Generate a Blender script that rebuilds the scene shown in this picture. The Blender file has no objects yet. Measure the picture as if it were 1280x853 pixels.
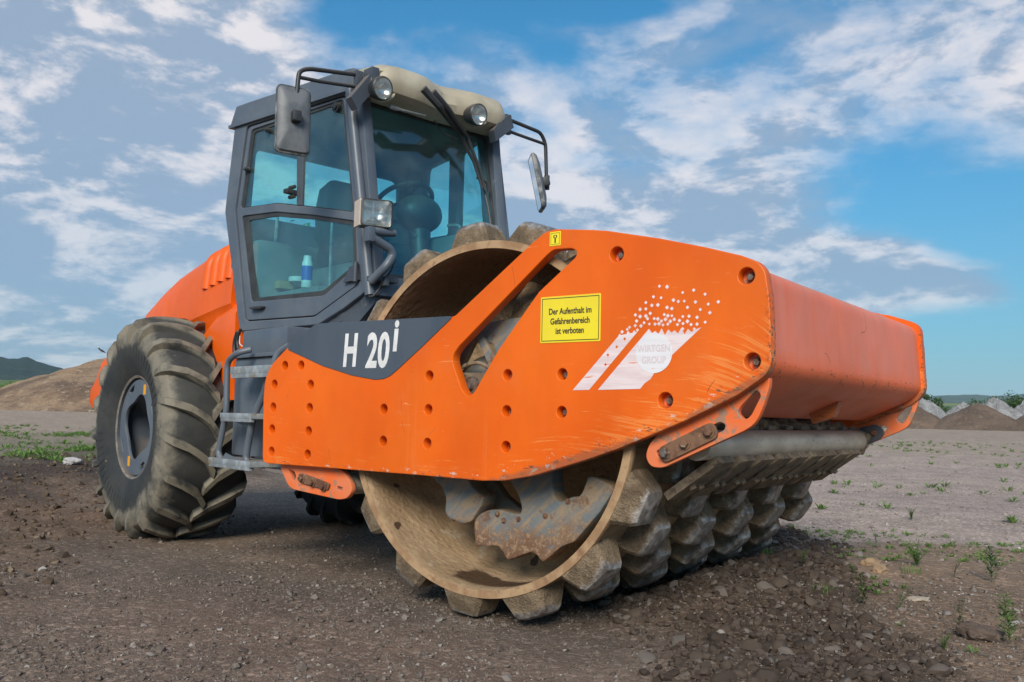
import bpy, bmesh, math, random
import numpy as np
from mathutils import Vector, Matrix, noise
random.seed(7); rng = np.random.default_rng(7)
S = bpy.context.scene; COL = S.collection
V = Vector; RAD = math.radians

# ------------------------------------------------------------------ camera
CAMPOS = V((2.3876, -2.9868, .8518))
RC = [V((.8039, .5944, .0216)), V((-.0323, .0798, -.9963)), V((-.5939, .8002, .0833))]   # right, down, forward
for i, v in enumerate(RC): RC[i] = v.normalized()
RC[1] = (RC[1]-RC[2]*RC[1].dot(RC[2])).normalized(); RC[0] = RC[1].cross(RC[2])
FPX = 1129.8
cam_d = bpy.data.cameras.new('camera'); cam = bpy.data.objects.new('camera', cam_d); COL.objects.link(cam)
M = Matrix.Identity(4)
for r in range(3):
    M[r][0] = RC[0][r]; M[r][1] = -RC[1][r]; M[r][2] = -RC[2][r]; M[r][3] = CAMPOS[r]
cam.matrix_world = M; cam_d.sensor_width = 36; cam_d.lens = FPX/1280*36
cam_d.clip_start = .05; cam_d.clip_end = 20000; S.camera = cam
# ------------------------------------------------------------------ sun, sky, exposure
SUN_DIR = V((.40, -.78, .50)).normalized()        # towards the sun
S.view_settings.view_transform = 'Standard'; S.view_settings.look = 'None'
S.view_settings.exposure = 0.42; S.view_settings.gamma = 1
sd = bpy.data.lights.new('sun', 'SUN'); sd.energy = 3.3; sd.angle = RAD(24); sd.color = (1, .91, .80)
so = bpy.data.objects.new('sun', sd); COL.objects.link(so); so.rotation_euler = SUN_DIR.to_track_quat('Z', 'Y').to_euler()
W = bpy.data.worlds.new('World'); S.world = W; W.use_nodes = True

class G:
    """small node-tree writer"""
    def __init__(s, tree): s.t = tree; s.N = tree.nodes; s.L = tree.links
    def n(s, typ, ins=None, **props):
        nd = s.N.new(typ)
        for k, v in props.items(): setattr(nd, k, v)
        for k, v in (ins or {}).items(): s.put(nd.inputs[k], v)
        return nd
    def put(s, sock, v):
        if isinstance(v, bpy.types.NodeSocket): s.L.new(v, sock)
        elif v is not None:
            if hasattr(sock.default_value, '__len__') and isinstance(v, (tuple, list)) and len(v) == 3 and len(sock.default_value) == 4: v = (*v, 1)
            sock.default_value = v
    def m(s, op, a, b=0., c=None, clamp=False):
        nd = s.n('ShaderNodeMath', operation=op, use_clamp=clamp); s.put(nd.inputs[0], a); s.put(nd.inputs[1], b)
        if c is not None: s.put(nd.inputs[2], c)
        return nd.outputs[0]
    def vm(s, op, a, b=(0, 0, 0)):
        nd = s.n('ShaderNodeVectorMath', operation=op); s.put(nd.inputs[0], a); s.put(nd.inputs[1], b); return nd
    def mix(s, f, a, b, blend='MIX'):
        nd = s.n('ShaderNodeMix', data_type='RGBA', blend_type=blend); s.put(nd.inputs[0], f); s.put(nd.inputs[6], a); s.put(nd.inputs[7], b)
        return nd.outputs[2]
    def noise(s, vec, scale, detail=4, rough=.55, dist=0.):
        nd = s.n('ShaderNodeTexNoise', {'Vector': vec, 'Scale': scale, 'Detail': detail, 'Roughness': rough, 'Distortion': dist}); return nd.outputs['Fac']
    def step(s, x, a, b):
        nd = s.n('ShaderNodeMapRange', interpolation_type='SMOOTHSTEP', clamp=True); s.put(nd.inputs[0], x)
        nd.inputs[1].default_value = a; nd.inputs[2].default_value = b; return nd.outputs[0]
    def scale(s, vec, sc): return s.vm('MULTIPLY', vec, sc).outputs[0]
    def sep(s, vec): return s.n('ShaderNodeSeparateXYZ', {0: vec}).outputs

# world: Nishita sky with clouds mixed in by direction
g = G(W.node_tree); W.node_tree.nodes.clear()
sky = g.n('ShaderNodeTexSky', sky_type='NISHITA'); sky.sun_disc = False
sky.sun_elevation = math.asin(SUN_DIR.z); sky.sun_rotation = math.atan2(SUN_DIR.x, SUN_DIR.y)
sky.air_density = 1.3; sky.dust_density = .5; sky.ozone_density = 2.5
tc = g.n('ShaderNodeTexCoord').outputs['Generated']
dx, dy, dz = g.sep(tc)[:3]
zz = g.m('MAXIMUM', dz, .0)
den = g.m('ADD', zz, .16)
pv = g.n('ShaderNodeCombineXYZ', {0: g.m('MULTIPLY', dx, 2.3), 1: g.m('MULTIPLY', dy, 2.3), 2: g.m('MULTIPLY', g.m('POWER', zz, .8), 5.2)}).outputs[0]
def raydir(u, v): return (RC[0]*((u-640)/FPX)+RC[1]*((v-426.5)/FPX)+RC[2]).normalized()
bias = None
# (where the cloud banks lie, as directions in the world's sky; spread, amount)
BANKS = [(60, 150, .20, .34), (250, 60, .12, .10), (600, 90, .11, .15), (1000, 110, .13, .22), (1210, 120, .14, .40), (820, 250, .13, .22),
         (700, 200, .12, .10), (60, 330, .2, .20), (1100, 350, .030, .95), (1180, 356, .028, .8), (1030, 347, .028, .8), (1250, 362, .025, .6), (230, 250, .12, .12), (400, 150, .10, .08),
         (700, 5, .13, -.50), (420, 20, .07, -.25), (1080, 5, .10, -.25), (950, 30, .07, -.12), (1190, 245, .10, -.50), (1090, 262, .06, -.22), (1270, 290, .07, -.25), (1250, 430, .09, -.30), (1120, 430, .08, -.18), (1270, 190, .05, .05)]
for u, v, sp, am in BANKS:
    d = raydir(u, v)
    dot = g.vm('DOT_PRODUCT', tc, tuple(d)).outputs['Value']
    e = g.m('EXPONENT', g.m('DIVIDE', g.m('SUBTRACT', dot, 1.), sp*sp/1.0))
    e = g.m('MULTIPLY', e, am); bias = e if bias is None else g.m('ADD', bias, e)
n1 = g.noise(pv, 1.5, 11, .58, .15); n2 = g.noise(g.vm('ADD', pv, (4.3, 2.1, 5)).outputs[0], 4.5, 7, .6)
cov = g.m('ADD', g.m('ADD', g.m('MULTIPLY', n1, 1.25), g.m('MULTIPLY', n2, .42)), bias)
cl = g.step(cov, .68, 1.12)
# soft self-shading: compare density a little towards the sun
pv2 = g.vm('ADD', pv, (.06, .10, .05)).outputs[0]
sh = g.m('SUBTRACT', g.noise(pv2, 3.2, 8, .6, .2), g.noise(pv, 3.2, 8, .6, .2))
shade = g.step(g.m('ADD', g.m('MULTIPLY', sh, 3.6), g.m('SUBTRACT', .62, g.m('MULTIPLY', cov, .35))), .0, .62)
ccol = g.mix(shade, (3.1, 3.8, 4.9), (8.5, 7.8, 7.6))
hz = g.m('EXPONENT', g.m('MULTIPLY', zz, -9.0))
skyc = g.mix(1.0, sky.outputs[0], (.10, .72, 1.0), 'MULTIPLY')
skyc = g.mix(g.m('MULTIPLY', hz, .95), skyc, (4.2, 4.8, 5.6))
thin = g.m('MULTIPLY', cl, g.m('SUBTRACT', 1., g.m('MULTIPLY', hz, .55)))
full = g.mix(g.m('MULTIPLY', thin, .9), skyc, ccol)
bg = g.n('ShaderNodeBackground', {'Color': full, 'Strength': .090})
g.L.new(bg.outputs[0], g.n('ShaderNodeOutputWorld').inputs[0])
SKYBG = bg

# ------------------------------------------------------------------ geometry helpers
def ray(u, v): return RC[0]*((u-640)/FPX)+RC[1]*((v-426.5)/FPX)+RC[2]
def hit(u, v, P0, N):                       # point of a surface plane, read off the photograph
    d = ray(u, v); return CAMPOS+d*((N.dot(P0)-N.dot(CAMPOS))/N.dot(d))
def gp(u, v, z=0.): return hit(u, v, V((0, 0, z)), V((0, 0, 1)))
TH = RAD(-11); FW = V((math.cos(TH), math.sin(TH), 0)); LT = V((-math.sin(TH), math.cos(TH), 0)); ART = V((-1.25, 1.07, 0))
def rl(x, l, z): return ART+FW*x+LT*l+V((0, 0, z))       # rear frame: forward, across (far side +), up
def pxr(u, v, x): return hit(u, v, rl(x, 0, 0), FW)
def pxl(u, v, l): return hit(u, v, rl(0, l, 0), LT)
def pxy(u, v, y): return hit(u, v, V((0, y, 0)), V((0, 1, 0)))

class Pl:                                    # a plane with its own 2-D axes
    def __init__(s, o, ux, uy): s.o = V(o); s.ux = V(ux).normalized(); s.uy = V(uy).normalized(); s.n = s.ux.cross(s.uy).normalized()
    def p(s, u, v): q = hit(u, v, s.o, s.n)-s.o; return (q.dot(s.ux), q.dot(s.uy))
    def w(s, a, b, c=0): return s.o+s.ux*a+s.uy*b+s.n*c
    def mat(s):
        m = Matrix.Identity(4)
        for r in range(3): m[r][0] = s.ux[r]; m[r][1] = s.uy[r]; m[r][2] = s.n[r]; m[r][3] = s.o[r]
        return m
def fillet(pts, r, k=5):
    out = []; n = len(pts)
    for i in range(n):
        a, b, c = V(pts[i-1]), V(pts[i]), V(pts[(i+1) % n]); d1 = a-b; d2 = c-b
        l = min(r, d1.length*.45, d2.length*.45)
        if d1.length < 1e-6 or d2.length < 1e-6: continue
        p1 = b+d1.normalized()*l; p2 = b+d2.normalized()*l
        if d1.normalized().dot(d2.normalized()) < -.97: out.append(tuple(b)); continue
        for j in range(k+1):
            t = j/k; q = p1*(1-t)**2+b*2*t*(1-t)+p2*t*t; out.append((q.x, q.y))
    return out
def circ(x, y, r, k=24, ry=None): return [(x+r*math.cos(2*math.pi*i/k), y+(ry or r)*math.sin(2*math.pi*i/k)) for i in range(k)]

def finish(name, me, mat, parent=None, ang=38, smooth=True):
    if smooth:
        me.polygons.foreach_set('use_smooth', [True]*len(me.polygons))
        me.set_sharp_from_angle(angle=RAD(ang))
    o = bpy.data.objects.new(name, me); COL.objects.link(o)
    me.materials.clear(); me.materials.append(mat)
    if parent:
        o.parent = parent
        if parent.type == 'EMPTY': o.matrix_parent_inverse = Matrix.Translation(-parent.location)
    return o
def panel(name, pl, outer, holes, depth, mat, parent=None, bev=.003, off=0., ang=30):
    """flat plate cut from an outline with holes; front face 'off' in front of the plane"""
    cu = bpy.data.curves.new('c', 'CURVE'); cu.dimensions = '2D'; cu.fill_mode = 'BOTH'
    cu.extrude = max(depth/2-bev, .0001); cu.bevel_depth = bev; cu.bevel_resolution = 1; cu.offset = -bev
    for pts in [outer]+list(holes):
        sp = cu.splines.new('POLY'); sp.points.add(len(pts)-1); sp.use_cyclic_u = True
        for i, p in enumerate(pts): sp.points[i].co = (p[0], p[1], 0, 1)
    o = bpy.data.objects.new('c', cu); COL.objects.link(o)
    dg = bpy.context.evaluated_depsgraph_get()
    me = bpy.data.meshes.new_from_object(o.evaluated_get(dg)); bpy.data.objects.remove(o)
    me.transform(pl.mat() @ Matrix.Translation((0, 0, off-depth/2)))
    return finish(name, me, mat, parent, ang)
def textmesh(name, s, pl, x, y, size, mat, parent, xs=1., shear=0., bold=0., align='CENTER', off=.002, depth=.0008, spacing=1.):
    cu = bpy.data.curves.new('t', 'FONT'); cu.body = s; cu.size = size; cu.shear = shear; cu.offset = bold; cu.align_x = align; cu.extrude = depth; cu.space_character = spacing
    cu.resolution_u = 4
    o = bpy.data.objects.new('t', cu); COL.objects.link(o)
    dg = bpy.context.evaluated_depsgraph_get(); me = bpy.data.meshes.new_from_object(o.evaluated_get(dg)); bpy.data.objects.remove(o)
    me.transform(pl.mat() @ Matrix.Translation((x, y, off)) @ Matrix.Diagonal((xs, 1, 1, 1)))
    return finish(name, me, mat, parent, smooth=False)

class MB:
    def __init__(s): s.b = bmesh.new()
    def box(s, c, size, rot=None, bev=0.):
        r = bmesh.ops.create_cube(s.b, size=1.0); vs = r['verts']
        m = Matrix.Translation(c) @ (rot.to_4x4() if rot else Matrix.Identity(4)) @ Matrix.Diagonal((*size, 1))
        bmesh.ops.transform(s.b, matrix=m, verts=vs)
        if bev: bmesh.ops.bevel(s.b, geom=list({e for v in vs for e in v.link_edges}), offset=bev, segments=2, profile=.6, affect='EDGES')
        return s
    def rings(s, rings, closed=True, cap0=True, cap1=True):
        R = [[s.b.verts.new(p) for p in r] for r in rings]
        for a, b in zip(R, R[1:]):
            n = len(a)
            for i in range(n if closed else n-1):
                try: s.b.faces.new((a[i], a[(i+1) % n], b[(i+1) % n], b[i]))
                except ValueError: pass
        if closed and cap0: s.b.faces.new(list(reversed(R[0])))
        if closed and cap1: s.b.faces.new(R[-1])
        return s
    def tube(s, pts, r, k=10, closed=False):
        pts = [V(p) for p in pts]; rs = r if isinstance(r, (list, tuple)) else [r]*len(pts); out = []; up = None
        for i, p in enumerate(pts):
            t = (pts[min(i+1, len(pts)-1)]-pts[max(i-1, 0)]).normalized()
            if up is None: up = V((0, 0, 1)) if abs(t.z) < .9 else V((1, 0, 0))
            a = t.cross(up).normalized(); b = a.cross(t).normalized(); up = b
            out.append([p+a*rs[i]*math.cos(2*math.pi*j/k)+b*rs[i]*math.sin(2*math.pi*j/k) for j in range(k)])
        return s.rings(out)
    def cyl(s, a, b, r, k=16, r2=None): return s.tube([a, b], [r, r2 if r2 is not None else r], k)
    def hexbolt(s, p, axis, r, h, washer=None):
        axis = V(axis).normalized(); p = V(p)
        if washer: s.cyl(p, p+axis*.004, washer, 20)
        s.cyl(p+axis*.003, p+axis*(h*.85), r, 6); s.cyl(p+axis*(h*.85), p+axis*h, r, 6, r*.82); return s
    def quad(s, *p): s.b.faces.new([s.b.verts.new(q) for q in p]); return s
    def done(s, name, mat, parent=None, ang=38, smooth=True):
        bmesh.ops.recalc_face_normals(s.b, faces=s.b.faces)
        me = bpy.data.meshes.new(name); s.b.to_mesh(me); s.b.free(); return finish(name, me, mat, parent, ang, smooth)
def smoothpath(pts, r=.05, k=5):
    out = [V(pts[0])]
    for i in range(1, len(pts)-1):
        a, b, c = V(pts[i-1]), V(pts[i]), V(pts[i+1]); l = min(r, (a-b).length*.45, (c-b).length*.45)
        p1 = b+(a-b).normalized()*l; p2 = b+(c-b).normalized()*l
        for j in range(k+1): t = j/k; out.append(p1*(1-t)**2+b*2*t*(1-t)+p2*t*t)
    out.append(V(pts[-1])); return out
def lathe(prof, o, ax, k=64, a0=0., cap=False):
    """profile [(radius, along axis)] around axis ax through o"""
    ax = V(ax).normalized(); e1 = V((0, 0, 1)) if abs(ax.z) < .9 else V((1, 0, 0)); e1 = (e1-ax*e1.dot(ax)).normalized(); e2 = e1.cross(ax).normalized()
    return [[V(o)+ax*h+(e1*math.cos(a0+2*math.pi*i/k)+e2*math.sin(a0+2*math.pi*i/k))*r for i in range(k)] for r, h in prof]
def tag(o, label=None, cat=None, group=None, kind=None):
    if label: o['label'] = label
    if cat: o['category'] = cat
    if group: o['group'] = group
    if kind: o['kind'] = kind
    return o
def empty(name, loc):
    o = bpy.data.objects.new(name, None); COL.objects.link(o); o.location = loc; o.empty_display_size = .2; return o
def from_np(name, verts, faces, mat, parent=None, smooth=True, ang=60):
    me = bpy.data.meshes.new(name); me.from_pydata(verts if isinstance(verts, list) else verts.tolist(), [], faces if isinstance(faces, list) else faces.tolist())
    me.update(); return finish(name, me, mat, parent, ang, smooth)

# numpy value noise
_P = rng.random((256, 256))
def vn(x, y):
    xi = np.floor(x).astype(int); yi = np.floor(y).astype(int); xf = x-xi; yf = y-yi
    u = xf*xf*(3-2*xf); v = yf*yf*(3-2*yf); a = _P[xi % 256, yi % 256]; b = _P[(xi+1) % 256, yi % 256]; c = _P[xi % 256, (yi+1) % 256]; d = _P[(xi+1) % 256, (yi+1) % 256]
    return (a*(1-u)+b*u)*(1-v)+(c*(1-u)+d*u)*v
def fbm(x, y, o=5, g_=.5):
    s_ = 0; a = 1; t = 0
    for i in range(o): s_ = s_+a*vn(x+17.3*i, y-9.1*i); t += a; a *= g_; x = x*2.03; y = y*2.03
    return s_/t*2-1

# ------------------------------------------------------------------ materials
def newmat(name):
    m = bpy.data.materials.new(name); m.use_nodes = True; g = G(m.node_tree); m.node_tree.nodes.clear(); return m, g
def out(g, sh): g.L.new(sh, g.n('ShaderNodeOutputMaterial').inputs[0])
def bump(g, h, strength=.4, dist=.01, nrm=None): return g.n('ShaderNodeBump', {'Strength': strength, 'Distance': dist, 'Height': h, 'Normal': nrm}).outputs[0]
def pos(g): return g.n('ShaderNodeNewGeometry').outputs['Position']
def mix_mat(name, c1, c2, sc=6, rough=.6, metal=0., bs=.3, bsc=60, bd=.004, lo=.4, hi=.6, c3=None, sc3=30, lo3=.6, hi3=.7, stretch=(1, 1, 1), r3=None, dust=0., dustc=(.30, .235, .17), spec=.5):
    m, g = newmat(name); p = pos(g); ps = g.scale(p, stretch)
    f = g.step(g.noise(ps, sc, 6, .6), lo, hi); col = g.mix(f, c1, c2); rg = rough
    if c3:
        f3 = g.step(g.noise(ps, sc3, 6, .65), lo3, hi3); col = g.mix(f3, col, c3)
        if r3: rg = g.m('ADD', rough, g.m('MULTIPLY', f3, r3-rough))
    if dust:
        nz = g.sep(g.n('ShaderNodeNewGeometry').outputs['Normal'])[2]
        fd = g.m('MULTIPLY', g.step(g.m('ADD', nz, g.m('MULTIPLY', g.noise(p, 9, 6), .9)), .55, 1.3), dust); col = g.mix(fd, col, dustc)
    b = g.n('ShaderNodeBsdfPrincipled', {'Base Color': col, 'Roughness': rg, 'Metallic': metal, 'Normal': bump(g, g.noise(p, bsc, 6, .6), bs, bd), 'Specular IOR Level': spec})
    out(g, b.outputs[0]); return m
ORANGE = (.78, .114, .0012)
def orange(name, c=ORANGE, faded=(.80, .138, .004), wear=0., scuff=.2, rough=.38, streak=0.):
    m, g = newmat(name); p = pos(g); x, y, z = g.sep(p)[:3]
    col = g.mix(g.step(g.noise(p, 2.2, 5), .35, .7), c, faded)
    rn = g.n('ShaderNodeVectorRotate', {'Vector': p, 'Angle': g.m('MULTIPLY', g.m('SUBTRACT', g.noise(p, .9, 1), .5), .7)}, rotation_type='Y_AXIS').outputs[0]
    fine = g.noise(g.scale(rn, (2.2, 2.2, 48)), 3.0, 7, .72, .4)
    if wear:   # rubbed lower edge of the side plates
        d1 = g.m('SUBTRACT', z, .592); d2 = g.m('MULTIPLY', g.m('SUBTRACT', g.m('SUBTRACT', z, .589), g.m('MULTIPLY', g.m('SUBTRACT', x, .084), .286)), .96)
        d3 = g.m('MULTIPLY', g.m('SUBTRACT', g.m('SUBTRACT', z, .812), g.m('MULTIPLY', g.m('SUBTRACT', x, .882), .57)), .87)
        d = g.m('MINIMUM', g.m('MINIMUM', d1, d2), d3)
        near = g.m('SUBTRACT', 1., g.step(d, .0, .22)); front = g.m('MULTIPLY', g.step(x, .2, 1.2), g.m('SUBTRACT', 1., g.step(d, .05, .55)))
        amt = g.m('ADD', g.m('MULTIPLY', near, .13), g.m('MULTIPLY', front, .11))
        patch = g.noise(p, 3.3, 3)
        sc = g.step(g.m('ADD', g.m('ADD', fine, amt), g.m('MULTIPLY', g.m('SUBTRACT', patch, .5), .35)), .70, .80)
        col = g.mix(g.m('MULTIPLY', sc, .34), col, (.90, .42, .12))
        chips = g.step(g.m('ADD', g.noise(g.scale(p, (1, 1, 2.8)), 26, 6, .7), g.m('ADD', g.m('MULTIPLY', g.m('SUBTRACT', 1., g.step(d, -.01, .05)), .12), g.m('MULTIPLY', g.m('SUBTRACT', patch, .5), .25))), .70, .76)
        col = g.mix(chips, col, (.17, .075, .045))
        pale = g.step(g.m('ADD', g.noise(g.scale(p, (1, 1, 2.2)), 19, 6, .7), g.m('MULTIPLY', g.m('SUBTRACT', 1., g.step(d, .01, .07)), .14)), .73, .77)
        col = g.mix(g.m('MULTIPLY', pale, .85), col, (.62, .5, .42))
        edge = g.m('SUBTRACT', 1., g.step(g.m('ADD', d, g.m('MULTIPLY', g.noise(p, 14, 5), .05)), .008, .03)); col = g.mix(g.m('MULTIPLY', edge, .6), col, (.22, .095, .05))
        # rust specks on the front edge of the plate
        fe = g.m('MULTIPLY', g.step(x, 1.270, 1.292), g.step(g.noise(p, 60, 4, .7), .54, .6)); col = g.mix(fe, col, (.10, .05, .035))
    sc2 = g.step(g.noise(g.scale(p, (1., 1., 22)), 5.5, 5, .6, 1.2), .67, .73); col = g.mix(g.m('MULTIPLY', sc2, scuff), col, (.95, .50, .22))
    if streak:   # run-off streaks, chipped lower corner and rubbed marks of the cross beam
        st = g.step(g.noise(g.scale(p, (9, 9, .7)), 1.6, 6, .6), .50, .72); col = g.mix(g.m('MULTIPLY', st, streak), col, (.84, .12, .02))
        lowz = g.m('MULTIPLY', g.step(z, .98, 1.02), g.m('SUBTRACT', 1., g.step(z, 1.05, 1.12))); col = g.mix(g.m('MULTIPLY', lowz, .6), col, (.84, .13, .02))
        ch = g.m('MULTIPLY', g.step(g.m('ADD', g.noise(g.scale(p, (1, .6, 1.6)), 38, 5, .7), g.m('MULTIPLY', lowz, .10)), .70, .73), 1.); col = g.mix(ch, col, (.12, .06, .04))
        du = g.step(g.m('ADD', g.noise(p, 3.2, 6, .6), g.m('MULTIPLY', g.sep(g.n('ShaderNodeNewGeometry').outputs['Normal'])[2], .3)), .62, .95); col = g.mix(g.m('MULTIPLY', du, .6), col, (.45, .31, .22))
    # thin curved scratches
    wv = g.n('ShaderNodeTexWave', {'Vector': g.vm('ADD', p, (0, 0, 0)).outputs[0], 'Scale': 2.1, 'Distortion': 16, 'Detail': 2, 'Detail Scale': .7}).outputs['Fac']
    ln = g.m('MULTIPLY', g.step(wv, .9990, .9999), g.step(g.noise(p, 4, 2), .62, .66)); col = g.mix(g.m('MULTIPLY', ln, .7), col, (.20, .06, .02))
    spk = g.step(g.noise(p, 75, 2, .5), .76, .79); col = g.mix(g.m('MULTIPLY', spk, .7), col, (.16, .07, .04))
    col = g.mix(1., col, g.mix(g.step(g.noise(g.scale(p, (1, 1, .5)), 1.9, 4), .35, .68), (.88, .88, .88), (1.06, 1.08, 1.1)), 'MULTIPLY')
    vs3 = g.step(g.noise(g.scale(p, (11, 11, .5)), 1.3, 4, .6), .62, .78); col = g.mix(g.m('MULTIPLY', vs3, .14), col, (.9, .36, .12))
    dusty = g.step(g.noise(p, 5.5, 6, .65), .5, .8); col = g.mix(g.m('MULTIPLY', dusty, .06), col, (.55, .33, .2))
    rg = g.m('ADD', rough, g.m('MULTIPLY', g.noise(p, 8, 5), .22))
    b = g.n('ShaderNodeBsdfPrincipled', {'Base Color': col, 'Roughness': rg, 'Specular IOR Level': .35, 'Normal': bump(g, g.noise(p, 26, 5), .08, .004), 'Coat Weight': .03, 'Coat Roughness': .25})
    out(g, b.outputs[0]); return m
M_PLATE = orange('worn_orange_paint', wear=1, scuff=.45)
M_HOOD = orange('orange_hood_paint', (.84, .115, .002), (.84, .125, .004), 0, .12, .36)
M_BEAM = orange('faded_orange_paint', (.82, .185, .085), (.76, .22, .13), 0, .08, .36, .40)
M_BRACKET = mix_mat('chipped_orange_paint', (.80, .15, .03), (.74, .2, .08), 5, .5, 0, .3, 50, .003, c3=(.36, .2, .13), sc3=16, lo3=.53, hi3=.6, dust=.2)
M_GREY = mix_mat('slate_grey_paint', (.085, .105, .135), (.11, .13, .155), 3, .42, 0, .06, 40, .002, c3=(.2, .2, .2), sc3=30, lo3=.66, hi3=.74, dust=.35, dustc=(.26, .25, .24))
M_GREYD = mix_mat('dark_grey_paint', (.05, .062, .08), (.07, .08, .095), 3, .5, 0, .1, 40, .002, c3=(.15, .13, .11), sc3=16, lo3=.6, hi3=.75, dust=.45)
M_COVER = mix_mat('grey_cover_paint', (.058, .075, .10), (.072, .09, .115), 3, .42, 0, .05, 40, .002, c3=(.2, .2, .2), sc3=14, lo3=.68, hi3=.8, stretch=(1, 1, .3))
M_BLACK = mix_mat('black_plastic', (.022, .024, .027), (.035, .037, .04), 6, .45, 0, .05, 60, .001, c3=(.12, .11, .10), sc3=40, lo3=.66, hi3=.76, dust=.3)
M_RUBGASK = mix_mat('window_seal', (.03, .033, .036), (.045, .05, .052), 6, .6, 0, .05, 60, .001)
M_CREAM = mix_mat('cream_roof_plastic', (.50, .45, .34), (.42, .37, .27), 4, .5, 0, .1, 50, .002, c3=(.22, .17, .12), sc3=9, lo3=.60, hi3=.76, dust=.25)
M_RUST = mix_mat('rusty_steel', (.13, .06, .035), (.22, .12, .07), 18, .8, .2, .6, 70, .004, c3=(.32, .24, .18), sc3=30, lo3=.58, hi3=.66)
M_BOLT = mix_mat('dirty_bolt_steel', (.22, .19, .17), (.16, .09, .06), 40, .5, .6, .4, 120, .002, c3=(.34, .3, .26), sc3=70, lo3=.55, hi3=.65)
M_STEP = mix_mat('worn_step_steel', (.42, .46, .48), (.26, .29, .31), 12, .5, .3, .4, 80, .003, c3=(.30, .24, .17), sc3=18, lo3=.52, hi3=.66, dust=.5)
M_CAST = mix_mat('grey_blue_casting', (.17, .20, .215), (.24, .20, .15), 4, .6, .1, .7, 60, .008, c3=(.20, .10, .055), sc3=13, lo3=.46, hi3=.56, stretch=(1, 1, 1.6), r3=.9, dust=.6)
def castmat():
    m, g = newmat('rusty_grey_casting'); p = pos(g); x, y, z = g.sep(p)[:3]
    rot = g.n('ShaderNodeVectorRotate', {'Vector': p, 'Angle': .75}, rotation_type='Y_AXIS').outputs[0]
    st = g.noise(g.scale(rot, (2.5, 1, 11)), 2.6, 7, .68); col = g.mix(g.step(st, .42, .64), (.15, .175, .185), (.30, .22, .14))
    gr = g.noise(p, 38, 7, .75); rf_ = g.m('ADD', g.m('MULTIPLY', g.m('SUBTRACT', .44, z), 1.6), g.m('ADD', g.m('MULTIPLY', gr, .9), g.m('MULTIPLY', g.noise(p, 5, 4), .5)))
    rf_ = g.m('MAXIMUM', g.step(rf_, .70, .86), g.m('MULTIPLY', g.step(g.noise(p, 8, 6, .65), .56, .66), .8))
    col = g.mix(rf_, col, g.mix(g.step(gr, .45, .6), (.15, .07, .035), (.30, .20, .12)))
    nz = g.sep(g.n('ShaderNodeNewGeometry').outputs['Normal'])[2]; col = g.mix(g.m('MULTIPLY', g.step(nz, .3, .8), .8), col, (.26, .185, .11))
    out(g, g.n('ShaderNodeBsdfPrincipled', {'Base Color': col, 'Roughness': .75, 'Normal': bump(g, g.m('ADD', gr, g.m('MULTIPLY', st, .5)), .5, .008)}).outputs[0]); return m
M_CAST = castmat()
M_YELLOW = mix_mat('yellow_sign_paint', (.86, .70, .02), (.80, .64, .03), 5, .4, 0, .03, 50, .001)
M_INK = mix_mat('sign_black_ink', (.02, .02, .02), (.03, .03, .03), 5, .5, 0, 0, 50, .001)
M_WHITE = mix_mat('white_lettering', (.75, .75, .74), (.66, .65, .64), 20, .5, 0, 0, 50, .001, c3=(.3, .3, .32), sc3=60, lo3=.68, hi3=.72)
M_DECAL = mix_mat('scuffed_white_decal', (.78, .66, .66), (.70, .55, .55), 8, .5, 0, .05, 80, .001, c3=(.72, .22, .08), sc3=9, lo3=.62, hi3=.68, stretch=(.5, .5, 5))
M_DECAL2 = mix_mat('worn_white_decal_disc', (.76, .74, .76), (.70, .68, .70), 8, .5, 0, .05, 80, .001, c3=(.72, .25, .1), sc3=9, lo3=.66, hi3=.7, stretch=(.5, .5, 5))
M_GHOST = mix_mat('ghost_lettering', (.68, .58, .60), (.66, .56, .58), 8, .5, 0, 0, 80, .001)
M_ORSTK = mix_mat('orange_rim_sticker', (.80, .34, .01), (.8, .34, .01), 5, .5)
M_SEAT = mix_mat('black_seat_cloth', (.05, .055, .06), (.065, .07, .075), 20, .8, 0, .3, 200, .001)
M_INTER = mix_mat('cab_trim_grey', (.14, .155, .165), (.18, .19, .195), 4, .7, 0, .1, 80, .002)
M_CARD = mix_mat('brown_cardboard', (.38, .26, .15), (.33, .22, .12), 8, .8)
M_BLUE = mix_mat('blue_label', (.02, .09, .42), (.02, .09, .42), 8, .4)
M_PWHITE = mix_mat('white_plastic', (.7, .7, .7), (.62, .62, .62), 8, .4)
M_CHROME = mix_mat('lamp_reflector', (.75, .75, .72), (.6, .6, .58), 30, .22, .9, .3, 60, .003)
M_LENSSIDE = mix_mat('indicator_lens', (.62, .50, .40), (.55, .45, .36), 60, .3, 0, .4, 90, .002)

def glassmat(name, tint, dirt=.06, rough=.02):
    m, g = newmat(name); p = pos(g)
    fc = g.n('ShaderNodeLayerWeight', {'Blend': .5}).outputs['Facing']; fr = g.m('ADD', .09, g.m('MULTIPLY', g.m('POWER', fc, 4.), .75))
    tr = g.n('ShaderNodeBsdfTransparent', {'Color': tint}); gl = g.n('ShaderNodeBsdfGlossy', {'Color': (.9, .95, 1), 'Roughness': rough})
    mx = g.n('ShaderNodeMixShader', {0: g.m('MULTIPLY', fr, .9), 1: tr.outputs[0], 2: gl.outputs[0]})
    df = g.n('ShaderNodeBsdfDiffuse', {'Color': (.38, .46, .46)})
    dm = g.m('ADD', dirt*.4, g.m('MULTIPLY', g.step(g.noise(p, 4, 7, .65), .4, .8), dirt))
    out(g, g.n('ShaderNodeMixShader', {0: dm, 1: mx.outputs[0], 2: df.outputs[0]}).outputs[0]); return m
M_GLASS = glassmat('tinted_cab_glass', (.74, .98, .98), .07)
M_GLASSF = glassmat('windscreen_glass', (.66, .96, .98), .05)
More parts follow.
